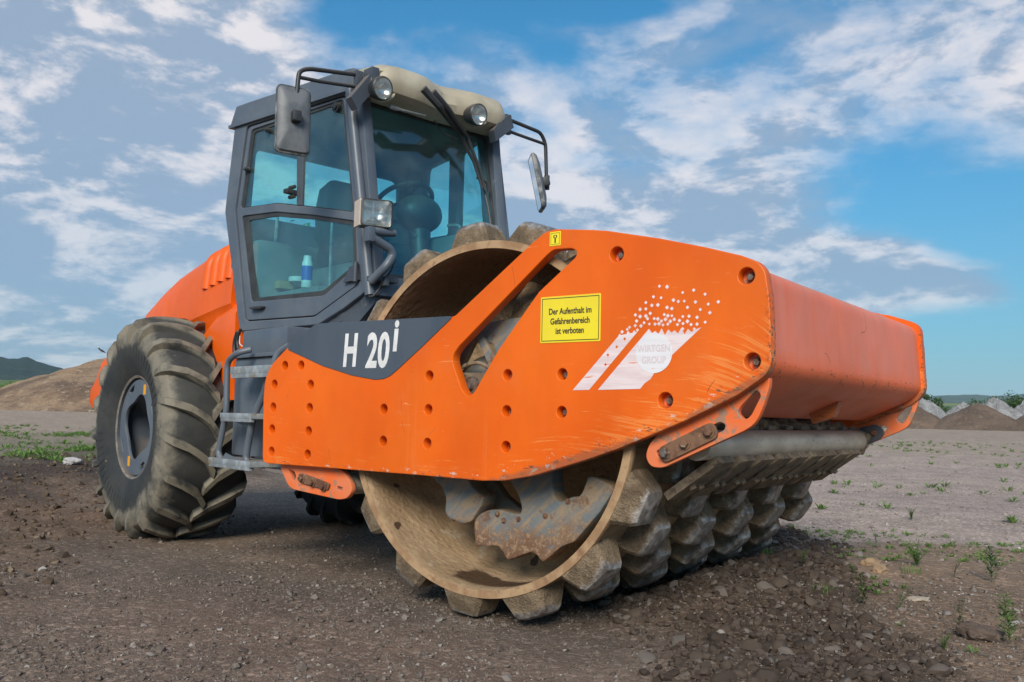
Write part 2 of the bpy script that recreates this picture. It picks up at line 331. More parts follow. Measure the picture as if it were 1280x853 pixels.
M_LENS = glassmat('clear_lamp_glass', (.93, .95, .95), .12)

def mudshell():      # drum shell: tan dried mud, damp patches, rough clods inside the upper part
    m, g = newmat('drum_dried_mud'); p = pos(g); x, y, z = g.sep(p)[:3]
    a = g.noise(p, 5, 7, .62); col = g.mix(g.step(a, .35, .68), (.31, .205, .11), (.42, .295, .175))
    col = g.mix(g.step(g.noise(p, 34, 6, .7), .56, .70), col, (.20, .14, .085))
    col = g.mix(g.m('MULTIPLY', g.step(g.noise(g.scale(p, (1, .6, 1)), 13, 5, .6), .62, .68), .6), col, (.46, .37, .26))
    # damp pool lying in the lowest part of the shell
    wet = g.m('MULTIPLY', g.m('SUBTRACT', 1., g.step(g.m('ADD', z, g.m('MULTIPLY', g.noise(p, 9, 5), .05)), .188, .196)), g.m('MULTIPLY', g.step(y, .05, .09), g.m('SUBTRACT', 1., g.step(g.m('ADD', y, g.m('MULTIPLY', g.noise(p, 5, 5), .25)), .36, .40))))
    r2 = g.m('SQRT', g.m('ADD', g.m('MULTIPLY', x, x), g.m('MULTIPLY', g.m('SUBTRACT', z, .85), g.m('SUBTRACT', z, .85))))
    wet = g.m('MULTIPLY', wet, g.m('SUBTRACT', 1., g.step(r2, .717, .72)))
    spots = g.m('MULTIPLY', g.m('MULTIPLY', g.step(g.noise(p, 7.5, 2, .4), .71, .725), g.m('SUBTRACT', 1., g.step(r2, .717, .72))), g.m('SUBTRACT', 1., g.step(z, .5, .6)))
    wet = g.m('MAXIMUM', wet, spots)
    col = g.mix(wet, col, (.085, .052, .03))
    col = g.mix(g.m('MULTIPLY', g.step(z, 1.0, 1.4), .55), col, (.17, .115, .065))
    hgt = g.m('ADD', g.noise(p, 22, 8, .7), g.m('MULTIPLY', g.n('ShaderNodeTexVoronoi', {'Vector': p, 'Scale': 34}).outputs[0], .5))
    st = g.m('ADD', .25, g.m('MULTIPLY', g.step(z, .95, 1.25), .6))
    b = g.n('ShaderNodeBsdfPrincipled', {'Base Color': col, 'Roughness': g.m('SUBTRACT', .88, g.m('MULTIPLY', wet, .45)), 'Normal': bump(g, hgt, g.m('ADD', st, .2), .025)})
    out(g, b.outputs[0]); return m
M_MUD = mudshell()
def padmat():
    m, g = newmat('pad_steel_and_mud'); p = pos(g); x, y, z = g.sep(p)[:3]; zr = g.m('SUBTRACT', z, .85)
    r = g.m('SQRT', g.m('ADD', g.m('MULTIPLY', x, x), g.m('MULTIPLY', zr, zr)))
    nn = g.noise(p, 11, 7, .65)
    mud = g.mix(g.step(nn, .35, .68), (.15, .105, .062), (.33, .24, .15)); mud = g.mix(g.step(g.noise(p, 45, 5, .7), .55, .7), mud, (.10, .068, .042)); mud = g.mix(g.step(g.noise(p, 21, 6, .7), .60, .68), mud, (.42, .33, .22))
    steel = g.mix(g.step(g.noise(p, 30, 5), .4, .7), (.24, .22, .205), (.50, .47, .44)); steel = g.mix(g.step(g.noise(p, 16, 5, .6), .5, .7), steel, (.11, .08, .065))
    f = g.step(g.m('ADD', r, g.m('MULTIPLY', g.m('SUBTRACT', nn, .5), .09)), .812, .836)
    b = g.n('ShaderNodeBsdfPrincipled', {'Base Color': g.mix(f, mud, steel), 'Metallic': g.m('MULTIPLY', f, .45), 'Roughness': g.m('SUBTRACT', .88, g.m('MULTIPLY', f, .50)),
            'Normal': bump(g, g.m('ADD', g.noise(p, 30, 8, .7), g.m('MULTIPLY', g.noise(p, 120, 4, .6), .3)), g.m('SUBTRACT', .95, g.m('MULTIPLY', f, .65)), .022)})
    out(g, b.outputs[0]); return m
M_PAD = padmat()
M_RIMRING = mix_mat('drum_rim_mud', (.42, .275, .15), (.30, .175, .09), 9, .8, 0, .5, 50, .006, c3=(.24, .13, .07), sc3=16, lo3=.55, hi3=.68)
M_CLAY = mix_mat('caked_soil', (.22, .14, .07), (.29, .20, .11), 14, .92, 0, .9, 70, .02, c3=(.13, .085, .045), sc3=55, lo3=.5, hi3=.65)
M_TUBE = mix_mat('dusty_grey_tube', (.58, .51, .40), (.44, .38, .29), 5, .5, .05, .15, 50, .003, c3=(.13, .10, .075), sc3=34, lo3=.62, hi3=.68, stretch=(.6, .6, 1.6), dust=.35)
M_TOOTH = mix_mat('muddy_scraper_steel', (.17, .13, .09), (.27, .21, .14), 12, .8, .15, .6, 60, .006, c3=(.10, .065, .045), sc3=30, lo3=.52, hi3=.66)
def tyremat():
    m, g = newmat('dusty_tyre_rubber'); p = pos(g)
    o = rl(-1.96, 0, .725); v = g.vm('SUBTRACT', p, tuple(o)).outputs[0]
    l = g.m('ABSOLUTE', g.vm('DOT_PRODUCT', v, tuple(LT)).outputs['Value']); a = g.vm('DOT_PRODUCT', v, tuple(FW)).outputs['Value']; z = g.sep(v)[2]
    r = g.m('SQRT', g.m('ADD', g.m('MULTIPLY', a, a), g.m('MULTIPLY', z, z)))
    nn = g.noise(p, 3.5, 7, .62); col = g.mix(g.step(nn, .35, .7), (.022, .024, .025), (.050, .049, .044))
    shoulder = g.m('MULTIPLY', g.step(l, .92, 1.06), g.step(r, .50, .60))
    f = g.step(g.m('ADD', g.m('MULTIPLY', shoulder, .34), g.noise(g.scale(p, (1, 1, 1)), 6, 7, .66)), 0.60, .95)
    col = g.mix(g.m('MULTIPLY', f, .8), col, (.25, .22, .165))
    tip = g.m('MULTIPLY', g.step(r, .742, .765), g.step(g.noise(p, 9, 5), .3, .6)); col = g.mix(g.m('MULTIPLY', tip, .8), col, (.24, .21, .155))
    clod = g.step(g.noise(p, 13, 5, .6), .68, .72); col = g.mix(g.m('MULTIPLY', clod, .8), col, (.34, .25, .13))
    b = g.n('ShaderNodeBsdfPrincipled', {'Base Color': col, 'Roughness': .72, 'Normal': bump(g, g.m('ADD', g.noise(p, 30, 6, .6), g.m('MULTIPLY', g.noise(p, 120, 3), .3)), .25, .006)})
    out(g, b.outputs[0]); return m
M_TYRE = tyremat()
def soilmat(name, attr=True):
    m, g = newmat(name); p = pos(g)
    base = g.n('ShaderNodeVertexColor', layer_name='soil').outputs[0]
    n_ = g.noise(p, 1.7, 7, .62); col = g.mix(g.step(n_, .3, .75), g.mix(1., base, (.80, .80, .80), 'MULTIPLY'), g.mix(1., base, (1.22, 1.20, 1.18), 'MULTIPLY'))
    vo = g.n('ShaderNodeTexVoronoi', {'Vector': p, 'Scale': 46., 'Randomness': 1.}); vo2 = g.n('ShaderNodeTexVoronoi', {'Vector': p, 'Scale': 120.})
    cr = g.sep(vo.outputs['Color'])[0]; cr2 = g.sep(vo2.outputs['Color'])[0]
    col = g.mix(g.step(cr, .74, .95), col, g.mix(1., base, (1.8, 1.8, 1.85), 'MULTIPLY'))
    col = g.mix(g.m('MULTIPLY', g.step(cr2, .75, .95), .6), col, g.mix(1., base, (1.6, 1.55, 1.5), 'MULTIPLY'))
    col = g.mix(g.m('MULTIPLY', g.step(g.noise(p, 60, 5, .75), .52, .66), .55), col, g.mix(1., base, (.45, .43, .42), 'MULTIPLY'))
    h = g.m('ADD', g.m('MULTIPLY', g.noise(p, 24, 8, .72), 1.), g.m('ADD', g.m('MULTIPLY', g.m('SUBTRACT', 1., vo.outputs[0]), .35), g.m('MULTIPLY', g.m('SUBTRACT', 1., vo2.outputs[0]), .2)))
    b = g.n('ShaderNodeBsdfPrincipled', {'Base Color': col, 'Roughness': .93, 'Specular IOR Level': .25, 'Normal': bump(g, h, .9, .016)})
    out(g, b.outputs[0]); return m
M_SOIL = soilmat('soil_and_gravel')
def setcol(me, cols):
    a = me.color_attributes.new('soil', 'FLOAT_COLOR', 'POINT'); c = np.ones((len(me.vertices), 4)); c[:, :3] = cols; a.data.foreach_set('color', c.ravel())
def leafmat(name, c1, c2, sc=8):
    m, g = newmat(name); p = pos(g); oi = g.n('ShaderNodeNewGeometry').outputs['Random Per Island']
    col = g.mix(g.m('ADD', g.m('MULTIPLY', oi, .6), g.m('MULTIPLY', g.noise(p, sc, 2), .4)), c1, c2)
    b = g.n('ShaderNodeBsdfPrincipled', {'Base Color': col, 'Roughness': .6, 'Specular IOR Level': .3}); tl = g.n('ShaderNodeBsdfTranslucent', {'Color': col})
    out(g, g.n('ShaderNodeMixShader', {0: .25, 1: b.outputs[0], 2: tl.outputs[0]}).outputs[0]); return m
M_WEED = leafmat('weed_green', (.10, .20, .04), (.19, .30, .08)); M_WEED2 = leafmat('dull_weed_green', (.07, .10, .035), (.13, .15, .06))
M_TREE = leafmat('tree_leaf_green', (.035, .08, .02), (.075, .13, .035), .6); M_SCRUB = leafmat('brown_scrub', (.12, .10, .04), (.20, .15, .07), .6)
M_BARK = mix_mat('bark', (.10, .07, .045), (.14, .10, .07), 10, .9)
M_STONE = mix_mat('gravel_stone', (.16, .135, .12), (.10, .085, .075), 20, .9, 0, .5, 90, .004, c3=(.27, .24, .215), sc3=8, lo3=.58, hi3=.62)
M_CLOD = mix_mat('dark_soil_clod', (.085, .06, .045), (.125, .09, .065), 20, .95, 0, .8, 90, .008)

# ================================================================== THE COMPACTOR
ROOT = tag(empty('soil_compactor', (0, 1.07, 0)), 'orange soil compactor with a muddy padfoot drum and grey glazed cab parked on gravel', 'road roller')
# ---- near side plate (front frame), outer face on y = -.065
SP = Pl((0, -.065, .85), (1, 0, 0), (0, 0, 1))
def P(*uv, pl=SP): return [pl.p(*q) for q in uv]
plate_px = [(328, 579), (329, 500), (331, 474), (340, 455), (359, 435), (395, 406), (566, 396), (570.3, 393.5), (663, 305.8), (681, 290.3), (694, 286.4), (740, 287.4), (758.5, 288.5),
            (824, 298), (881.6, 309), (926.8, 319.5), (947.3, 327), (956.3, 337.7), (961.7, 372.6), (963.3, 413.6), (963.7, 454.7), (957.6, 469), (922.7, 493.7), (860, 524.6), (824, 540),
            (771.7, 561.6), (736.6, 573.9), (700, 585), (666.2, 595), (631, 601), (603, 601.3), (525.5, 594.3), (420, 586)]
OUT = fillet(P(*plate_px), .035, 4)
slot_px = [(565.5, 452), (566.6, 443), (574, 432.5), (683.8, 318.7), (692, 312), (714.8, 310.5), (721, 314), (720, 321), (673.5, 365), (624.5, 434.8), (592, 491.5), (584.5, 496), (577, 487)]
SLOT = fillet(P(*slot_px), .02, 4)
hole_px = [(355.9, 457.3), (376.1, 457), (342.8, 480.7), (387.9, 481.1), (341.1, 509.4), (386.7, 510.2), (339.8, 536.8), (385.4, 539.3), (339, 564.6), (384.1, 568.4),
           (479.5, 511.5), (478.7, 551.6), (536.5, 470.1), (535.2, 512.3), (533.9, 554.5), (634.3, 468.9), (633, 514), (632.2, 558.7), (702.7, 468), (701.9, 515.3),
           (770.8, 318), (933, 345), (940.3, 451.8), (831.6, 500.7)]
HOLES = P(*hole_px)
holes2 = [circ(x, y, .0225 if i < 20 else .029, 22) for i, (x, y) in enumerate(HOLES)]
plate = panel('side_plate', SP, OUT, [SLOT]+holes2, .05, M_PLATE, ROOT, .004)
for i, (x, y) in enumerate(HOLES):
    r = .0225 if i < 20 else .029
    MB().cyl(SP.w(x, y, -.048), SP.w(x, y, -.052), r+.012, 20).done('recess_floor', M_BRACKET, plate)
for i, (x, y) in enumerate(HOLES):
    big = i >= 20; b = MB(); r = .014 if big or i in (15, 16, 17, 18, 19) else .012
    b.hexbolt(SP.w(x+(.004 if big else .002), y-.001, -.048), SP.n, r, .026 if (big or i in (18, 19)) else .012, washer=r*1.35); b.done('bolt', M_BOLT if big or i >= 15 else M_RUST, plate)
cover_px = [(358, 436.5), (395, 405), (568, 395.2), (530, 432), (497, 462.8), (488, 470.5), (480, 474), (469, 475), (440, 469.5), (404.4, 458)]
COVER = fillet(P(*cover_px), .03, 4)
cover = panel('grey_cover_panel', SP, COVER, [], .010, M_COVER, plate, .002, off=.004)
def sp_text(name, s, u, v, size, mat, parent, xs, shear=0, bold=.0, align='CENTER', off=.0045, sp=1.): x, y = SP.p(u, v); return textmesh(name, s, SP, x, y, size, mat, parent, xs, shear, bold, align, off, .0006, sp)
sp_text('lettering_H', 'H', 437.5, 457, .208, M_WHITE, cover, .62, .10, .007)
sp_text('lettering_20', '20', 471.5, 458.5, .218, M_WHITE, cover, .66, .10, .006, sp=1.02)
sp_text('lettering_i', 'i', 494.3, 438, .200, M_WHITE, cover, .78, .10, .006)
# yellow warning sign
x0, y0 = SP.p(675.5, 430); x1, y1 = SP.p(751.5, 366.6)
y0b = SP.p(713, 428)[1]; y1b = SP.p(713, 369.5)[1]
sgn = panel('warning_sign', SP, fillet([(x0, y0b), (x1, y0b), (x1, y1b), (x0, y1b)], .004, 2), [], .0016, M_YELLOW, plate, .0004, off=.0022)
ins = .0065; lw = .0028
panel('black_border', SP, [(x0+ins, y0b+ins), (x1-ins, y0b+ins), (x1-ins, y1b-ins), (x0+ins, y1b-ins)], [[(x0+ins+lw, y0b+ins+lw), (x1-ins-lw, y0b+ins+lw), (x1-ins-lw, y1b-ins-lw), (x0+ins+lw, y1b-ins-lw)]], .0008, M_INK, sgn, .0001, off=.0031)
xc = (x0+x1)/2
for k, (s_, v_) in enumerate((('Der Aufenthalt im', 391.5), ('Gefahrenbereich', 404), ('ist verboten', 416.2))):
    textmesh('sign_text', s_, SP, xc, SP.p(713, v_)[1]-.002, .0335, M_INK, sgn, .80, 0, .0007, 'CENTER', .0031, .0003)
# small yellow lubrication sticker
x, y = SP.p(694.3, 298.6); st = panel('lubrication_sticker', SP, [(x-.026, y-.028), (x+.026, y-.028), (x+.026, y+.028), (x-.026, y+.028)], [], .001, M_YELLOW, plate, .0002, off=.0016)
panel('sticker_border', SP, [(x-.021, y-.023), (x+.021, y-.023), (x+.021, y+.023), (x-.021, y+.023)], [[(x-.0195, y-.0215), (x+.0195, y-.0215), (x+.0195, y+.0215), (x-.0195, y+.0215)]], .0005, M_INK, st, .0001, off=.0021)
panel('sticker_symbol', SP, [(x-.003, y-.018), (x+.003, y-.018), (x+.003, y+.000), (x+.009, y+.006), (x+.008, y+.014), (x-.008, y+.014), (x-.009, y+.006), (x-.003, y+.000)], [circ(x, y+.008, .0045, 10)], .0005, M_INK, st, .0001, off=.0021)
# white striped decal breaking up into squares, with the ghosted disc
bar1 = P((716, 488), (736.5, 487.6), (797, 415), (773.8, 419.7)); bar2 = P((747.5, 487.6), (809.5, 486.3), (877, 409.4), (811.3, 411.3))
def sq(cx_, cy_, r): return [(cx_-r, cy_), (cx_, cy_-r), (cx_+r, cy_), (cx_, cy_+r)]
hb = [sq(*SP.p(*q), .0065) for q in ((760, 444), (771, 434), (757, 456), (781, 424))]
dec = panel('white_stripe_decal', SP, bar1, hb, .0008, M_DECAL, plate, 0., off=.0012)
# ragged end of the broad bar
zb = SP.p(800, 425)[1]; b2 = [bar2[0], (bar2[1][0]-.03, bar2[1][1]), (bar2[1][0]-.012, bar2[1][1]+.02), (bar2[1][0]+.012, bar2[1][1]+.035), (bar2[1][0]+.035, bar2[1][1]+.07), (bar2[1][0]+.055, bar2[1][1]+.085), bar2[2]]
e0, e1 = V(bar2[2]), V(bar2[3])
for k in range(2, 16):
    t = k/16; q = e0.lerp(e1, t); b2.append((q.x, q.y-(.016 if k % 2 else 0.)-.004*(k % 3)))
b2.append(bar2[3])
hb2 = [sq(*SP.p(*q), .009) for q in ((836, 421), (846, 426), (856, 421), (850, 433))]
dec2 = panel('broad_stripe_decal', SP, b2, [], .0008, M_DECAL, plate, 0., off=.0012)
cxd, cyd = SP.p(817.5, 441.5)
disc = panel('decal_disc', SP, circ(cxd, cyd, .073, 40), [], .0004, M_DECAL2, dec2, 0., off=.0019)
textmesh('disc_lettering', 'WIRTGEN', SP, cxd, cyd+.006, .034, M_GHOST, dec2, .86, 0, .001, 'CENTER', .0024, .0003)
textmesh('disc_lettering', 'GROUP', SP, cxd, cyd-.036, .034, M_GHOST, dec2, .86, 0, .001, 'CENTER', .0024, .0003)
scat = MB(); rr = random.Random(5)
sc_px = [(824.5, 358), (834, 359), (853.5, 366), (867.3, 363), (881.5, 368), (817, 371.3), (826.6, 372.5), (842, 375.5), (848, 377.2), (855.5, 376.7), (869.5, 377.7), (885.5, 380.5), (898, 377.6), (807.5, 378.5), (815, 382), (822.5, 381.5),
         (800.3, 387), (807.5, 386.5), (834, 384.7), (840, 386), (859.5, 384.5), (875.5, 387.2), (887.5, 391.2), (794.5, 394), (800.3, 396), (807.5, 395.3), (813, 392), (830.5, 393.5), (835, 395), (840, 395), (853.7, 396), (861.5, 395.5), (871.5, 397), (881.7, 403),
         (849.5, 401), (859.5, 402), (864, 406), (871.5, 405.5), (854, 404.7), (818, 398.5), (822.5, 399), (827, 401.5), (832, 399.5), (838, 402), (843, 399.5), (847, 406), (856, 408), (853.5, 411.5), (835, 405.5), (829, 406.5), (824, 405), (819, 405.5), (868, 411.5)]
for k in range(46):
    t = rr.random(); q = V((773.8, 419.7)).lerp(V((797, 415)), rr.random()); q = q+V((30*t, -36*t))*rr.random(); sc_px.append((q.x, q.y))
for k in range(26):
    t = rr.random(); q = V((811.3, 411.3)).lerp(V((866, 409.4)), rr.random()); sc_px.append((q.x, q.y-1-9*rr.random()))
placed = []
for u_, v_ in sc_px:
    x, y = SP.p(u_, v_); r = .0075*rr.uniform(.8, 1.1)
    if any(abs(x-a)+abs(y-b) < .0165 for a, b in placed): continue
    placed.append((x, y)); scat.quad(*[SP.w(a, b, .0013) for a, b in sq(x, y, r)])
scat.done('scattered_square_decal', M_DECAL, plate, smooth=False)
# ---- far side plate
SF = Pl((0, 2.205, .85), (-1, 0, 0), (0, 0, 1))
neg = lambda pts: [(-a, b) for a, b in pts][::-1]
fplate = panel('side_plate', SF, neg(OUT), [neg(SLOT)], .05, M_PLATE, ROOT, .004)
# ---- front cross beam, a boxed section with rounded corners
prof = fillet([(1.272, .512), (1.291, .178), (1.225, .125), (.985, .018), (.95, .03), (.93, .50), (.98, .585), (1.12, .57)], .05, 6)
beam = MB().rings([[V((x, y, z+.85)) for x, z in prof] for y in (-.016, .0, 2.12, 2.156)]).done('front_beam', M_BEAM, ROOT, 50)
# welded rim that follows the beam at both ends
for (ya, yb) in ((2.10, 2.157),):
    pr2 = fillet([(1.289, .535), (1.309, .17), (1.235, .105), (.98, -.002), (.94, .01), (.92, .52), (.98, .605), (1.13, .59)], .05, 6)
    MB().rings([[V((x, y, z+.85)) for x, z in pr2] for y in (ya, ya+.012, yb)]).done('beam_end_flange', M_PLATE, beam, 50)
tb = MB(); tb.rings([[V((1.04, y, .85+.042)), V((1.17, y, .85+.098)), V((1.145, y, .85+.03)), V((1.05, y, .85+.0))] for y in (1.08, 1.14)]); tb.done('gusset', M_PLATE, beam)
# ---- scraper brackets under the plates
BN = Pl((0, -.012, .85), (1, 0, 0), (0, 0, 1))
br_px = [(962.2, 470), (961.4, 484), (955, 505), (947.7, 523), (941, 532), (930, 539), (827.4, 585.6), (812.7, 583.5), (806.5, 571), (810.5, 557), (821, 543.4), (880, 505)]
BR = fillet(P(*br_px, pl=BN), .03, 5)
drop = fillet(P((945.6, 487), (951.5, 494), (938.5, 520), (930.8, 525.6), (921.5, 516.5), (925, 508.5), pl=BN), .02, 4)
sl = P((822, 571), (820, 564), (900, 527.5), (907, 531), (905, 538), (828, 572.5), pl=BN)
def bracket(pl, m, y0_, outward):
    f = (lambda q: q) if m > 0 else neg
    o = panel('scraper_bracket', pl, f(BR), [f(drop), f(fillet(sl, .008, 3))], .03, M_BRACKET, ROOT, .003)
    a = V((*BN.p(829, 569.5), 0)); b = V((*BN.p(893, 538), 0)); d = (b-a).normalized(); nrm = V((-d.y, d.x, 0)); w = .030
    pts = [a-d*.008-nrm*w, b+d*.012-nrm*w, b+d*.012+nrm*w, a-d*.008+nrm*w]; pts = [(p.x, p.y) for p in pts]
    c = panel('clamp_bar', pl, f(fillet(pts, .03, 5)), [], .012, M_RUST if m > 0 else M_BLACK, o, .002, off=.013)
    for t in (.07, .47, .93):
        q = a.lerp(b, t); x_ = q.x if m > 0 else -q.x
        MB().hexbolt(pl.w(x_, q.y, .013), pl.n, .0155, .02, washer=.021).done('bolt', M_BOLT if t < .1 and m > 0 else M_RUST, o)
    return o
bracket(BN, 1, 0, -1)
BF = Pl((0, 2.16, .85), (-1, 0, 0), (0, 0, 1)); bf = bracket(BF, -1, 0, 1)
# inner clamp plate of the far bracket, seen from the drum side
cpl = Pl((0, 2.128, .85), (1, 0, 0), (0, 0, 1))
pts = P((1071, 536.5), (1096, 530.5), (1104, 535), (1106, 543), (1101, 549), (1078, 559.5), (1068, 557), pl=cpl)
o = panel('clamp_plate', cpl, fillet(pts, .03, 5), [], .02, M_GREYD, bf, .002, off=.018)
for q in ((1075.5, 548), (1093.5, 541.5)):
    x, y = cpl.p(*q); MB().hexbolt(cpl.w(x, y, .018), cpl.n, .014, .016, washer=.019).done('bolt', M_RUST, bf)
# ---- front scraper bar and teeth
TX, TZ = .962, .762
sb = MB().cyl((TX, .07, TZ), (TX, 2.15, TZ), .056, 28).cyl((TX+.01, -.01, TZ+.01), (TX+.01, .08, TZ+.01), .03, 16).done('scraper_bar', M_TUBE, ROOT)
for y in (2.09,): MB().box((TX, y, TZ), (.12, .03, .12), Matrix.Rotation(.4, 3, 'Y'), .01).done('bar_end_plate', M_TOOTH, sb)
def tooth(x, y, z, ang, L_, w, t, parent, s=1):
    rot = Matrix.Rotation(ang, 3, 'Y'); jr = random.uniform(-.05, .05); rot = Matrix.Rotation(jr, 3, 'Z') @ rot
    b = MB(); b.box(V((x, y, z))+rot @ V((-L_/2, 0, 0)), (L_, w, t), rot, .004)
    for k in (-.22, .22): q = V((x, y, z))+rot @ V((-L_*.62, w*k, -t*.5)); b.hexbolt(q, rot @ V((0, 0, -1)), .013, .016, washer=.018)
    b.done('scraper_tooth', M_TOOTH, parent, 45)
PITCH = 2.10/10
for k in range(10):
    y = .02+PITCH*(k+.5)+.105-.0
    if y < 2.1: tooth(TX+.045, y, TZ-.05, RAD(-36), .26, .150, .034, sb)
    if y < 2.1: tooth(TX+.0, y-.02, TZ+.065, RAD(8), .20, .09, .018, sb)
cl_ = MB(); rc = random.Random(3)
for k in range(150):
    y = rc.uniform(.25, 2.05); c = V((TX-.02-rc.random()*.13, y, TZ+.052+rc.random()*.035)); s_ = rc.uniform(.012, .04)
    cl_.box(c, (s_*1.3, s_*1.2, s_*.9), Matrix.Rotation(rc.random()*6, 3, (rc.random(), rc.random(), rc.random())), s_*.25)
tag(cl_.done('caked_soil', M_CLAY, sb, 80), kind='stuff')
# rear scraper: bracket, bar and teeth behind the drum
RB = P((349, 582), (360, 607), (366, 612), (424, 625), (434, 623), (440, 614), (438, 603), (430, 589), (400, 580), (370, 575), pl=BN)
hl = P((360, 586), (368, 590), (370, 597), (367, 602), (364, 597), pl=BN)
rb = panel('scraper_bracket', BN, fillet(RB, .03, 5), [fillet(hl, .01, 3), P((421, 608), (428, 609.5), (427.5, 613.5), (421, 611.5), pl=BN)], .03, M_BRACKET, ROOT, .003)
pts = P((374.5, 593), (379, 604.5), (412, 613), (414, 605), (398, 598.5), (380, 592), pl=BN); panel('clamp_bar', BN, fillet(pts, .012, 3), [], .012, M_RUST, rb, .002, off=.012)
for q in ((380, 598), (393, 603), (406.5, 608)): x, y = BN.p(*q); MB().hexbolt(BN.w(x, y, .012), BN.n, .015, .02, washer=.022).done('bolt', M_RUST, rb)
x, y = BN.p(425, 606); sb2 = MB().cyl((x, .01, y+.85), (x, 2.15, y+.85), .05, 20).done('scraper_bar', M_TUBE, ROOT)
for k in range(9):
    if True: tooth(x-.03, .12+.21*k+.1, y+.85-.03, math.pi+RAD(36), .17, .10, .02, sb2)

# ---- drum
D0 = V((0, 0, .85)); YA = V((0, 1, 0)); RS = .74
def drum_end(y0_, s): return
dr = MB()
kk = 160
prof = [(.06, .50), (.30, .50), (.52, .46), (.66, .43), (.705, .38), (.711, .25), (.712, .10), (.712, .030), (.715, .012), (.72, .0), (.738, .0), (.744, .006), (.745, .028), (.7385, .034), (.7385, 2.106), (.745, 2.112), (.744, 2.134), (.738, 2.14), (.716, 2.14), (.712, 2.1), (.71, 1.75), (.05, 1.70)]
rings = lathe(prof, D0, YA, kk)
drr = random.Random(2)
for i, (r_, h_) in enumerate(prof):
    if 3 <= i <= 8:
        for j, p in enumerate(rings[i]):
            n_ = noise.fractal(p*9, .8, 2.1, 4)*.006; v = (p-D0); v.y = 0; rings[i][j] = p-v.normalized()*abs(n_)
dr.rings(rings); drum = dr.done('drum', M_MUD, ROOT, 50)
MB().rings(lathe([(.714, -.004), (.7465, -.004), (.7485, .003), (.7485, .024), (.7455, .029), (.7455, .012), (.718, -.0)], D0, YA, kk), cap0=False, cap1=False).done('rim_ring', M_RIMRING, drum, 50)
def pad_mesh(bm, a, y, jit):
    er = V((math.cos(a), 0, math.sin(a))); et = V((-math.sin(a), 0, math.cos(a)))
    R_ = []
    for r, ht, hy, ch in ((.728, .116, .094, .022), (.755, .106, .092, .020), (.824, .079, .073, .015), (.840, .068, .062, .015), (.847, .048, .044, .012)):
        ring = []
        for sx, sy in ((1, -1), (1, 1), (-1, 1), (-1, -1)):
            pts = [(sx*ht, sy*(hy-ch)), (sx*(ht-ch), sy*hy)]
            if sx*sy > 0: pass
            else: pts = pts[::-1]
            ring += pts
        # order around
        ring.sort(key=lambda q: math.atan2(q[1], q[0]))
        R_.append([D0+er*(r-(q[0]**2)*.5+jit*(r-.73))+et*q[0]+YA*(y+q[1]) for q in ring])
    bm.rings(R_)
NR, NC = 10, 15; pads = []
for i in range(NR):
    y = .093+(2.14-.186)/(NR-1)*i
    for j in range(NC):
        a = RAD(96.5+360/NC*j+(0 if i % 2 == 0 else 180/NC)); pads.append((a, y))
camx = CAMPOS-D0
def vis(ay):
    a, y = ay; p = D0+V((math.cos(a), 0, math.sin(a)))*.84+YA*y; v = (CAMPOS-p).normalized(); return v.dot(V((math.cos(a), 0, math.sin(a))))-.12*y+(.3 if y < .3 else 0)
pads.sort(key=vis, reverse=True); rest = MB()
for k, (a, y) in enumerate(pads):
    if k < 96: b = MB(); pad_mesh(b, a, y, random.uniform(-.06, .05)); b.done('pad', M_PAD, drum, 24)
    else: pad_mesh(rest, a, y, 0)
tag(rest.done('pads', M_PAD, drum, 24), kind='stuff')
# soil packed between the pads, near the rim
# ---- support casting inside the drum (carries the drum on rubber buffers)
CP = Pl((0, .13, .85), (1, 0, 0), (0, 0, 1))
c1 = P((591.9, 660), (592.8, 650.6), (599.4, 642.2), (610.6, 637.5), (625.6, 637.1), (642.5, 642.2), (650, 642.2), (651.9, 635.6), (648, 620.6), (642.5, 610.3), (634, 596), (610, 560), (600, 500), (692, 500), (690, 560), (690, 600), (692, 618.8), (698.8, 628), (710, 623.4), (715.6, 621), (723, 621.6), (727.8, 615), (734.4, 596.3), (740, 595.3), (762.5, 605.6), (768, 612), (750, 640), (717.5, 678), (710, 680.6), (700.6, 684.4), (683.8, 699.4), (678, 703), (674.4, 699.4), (670.6, 693.8), (663, 690.6), (653.8, 693.8), (635, 700.7), (631.3, 697.5), (628.4, 690), (621.9, 683.4), (593.8, 683), pl=CP)
cast = panel('drum_carrier', CP, fillet(c1, .012, 3), [], .09, M_CAST, ROOT, .008)
for q in ((682, 645), (648, 649), (710, 627), (622, 643), (630, 651)): x, y = CP.p(*q); MB().hexbolt(CP.w(x, y, 0), CP.n, .008, .01, washer=.012).done('bolt', M_RUST, cast)
c2 = P((532, 590), (552, 609), (557, 623), (555.4, 640.7), (560.7, 648.5), (578, 655.5), (588.8, 653), (603, 630), (604.7, 619.6), (592, 611), (585, 600), (575, 520), (545, 520), pl=CP)
panel('drum_carrier_arm', CP, fillet(c2, .015, 4), [], .10, M_CAST, cast, .010)
C3 = Pl((0, .30, .85), (1, 0, 0), (0, 0, 1))
c3 = P((592, 560), (600, 610), (606, 640), (640, 655), (655, 640), (630, 620), (610, 590), (604, 560), pl=C3)
panel('inner_web', C3, fillet(c3, .02, 3), [], .05, M_CAST, cast, .008)
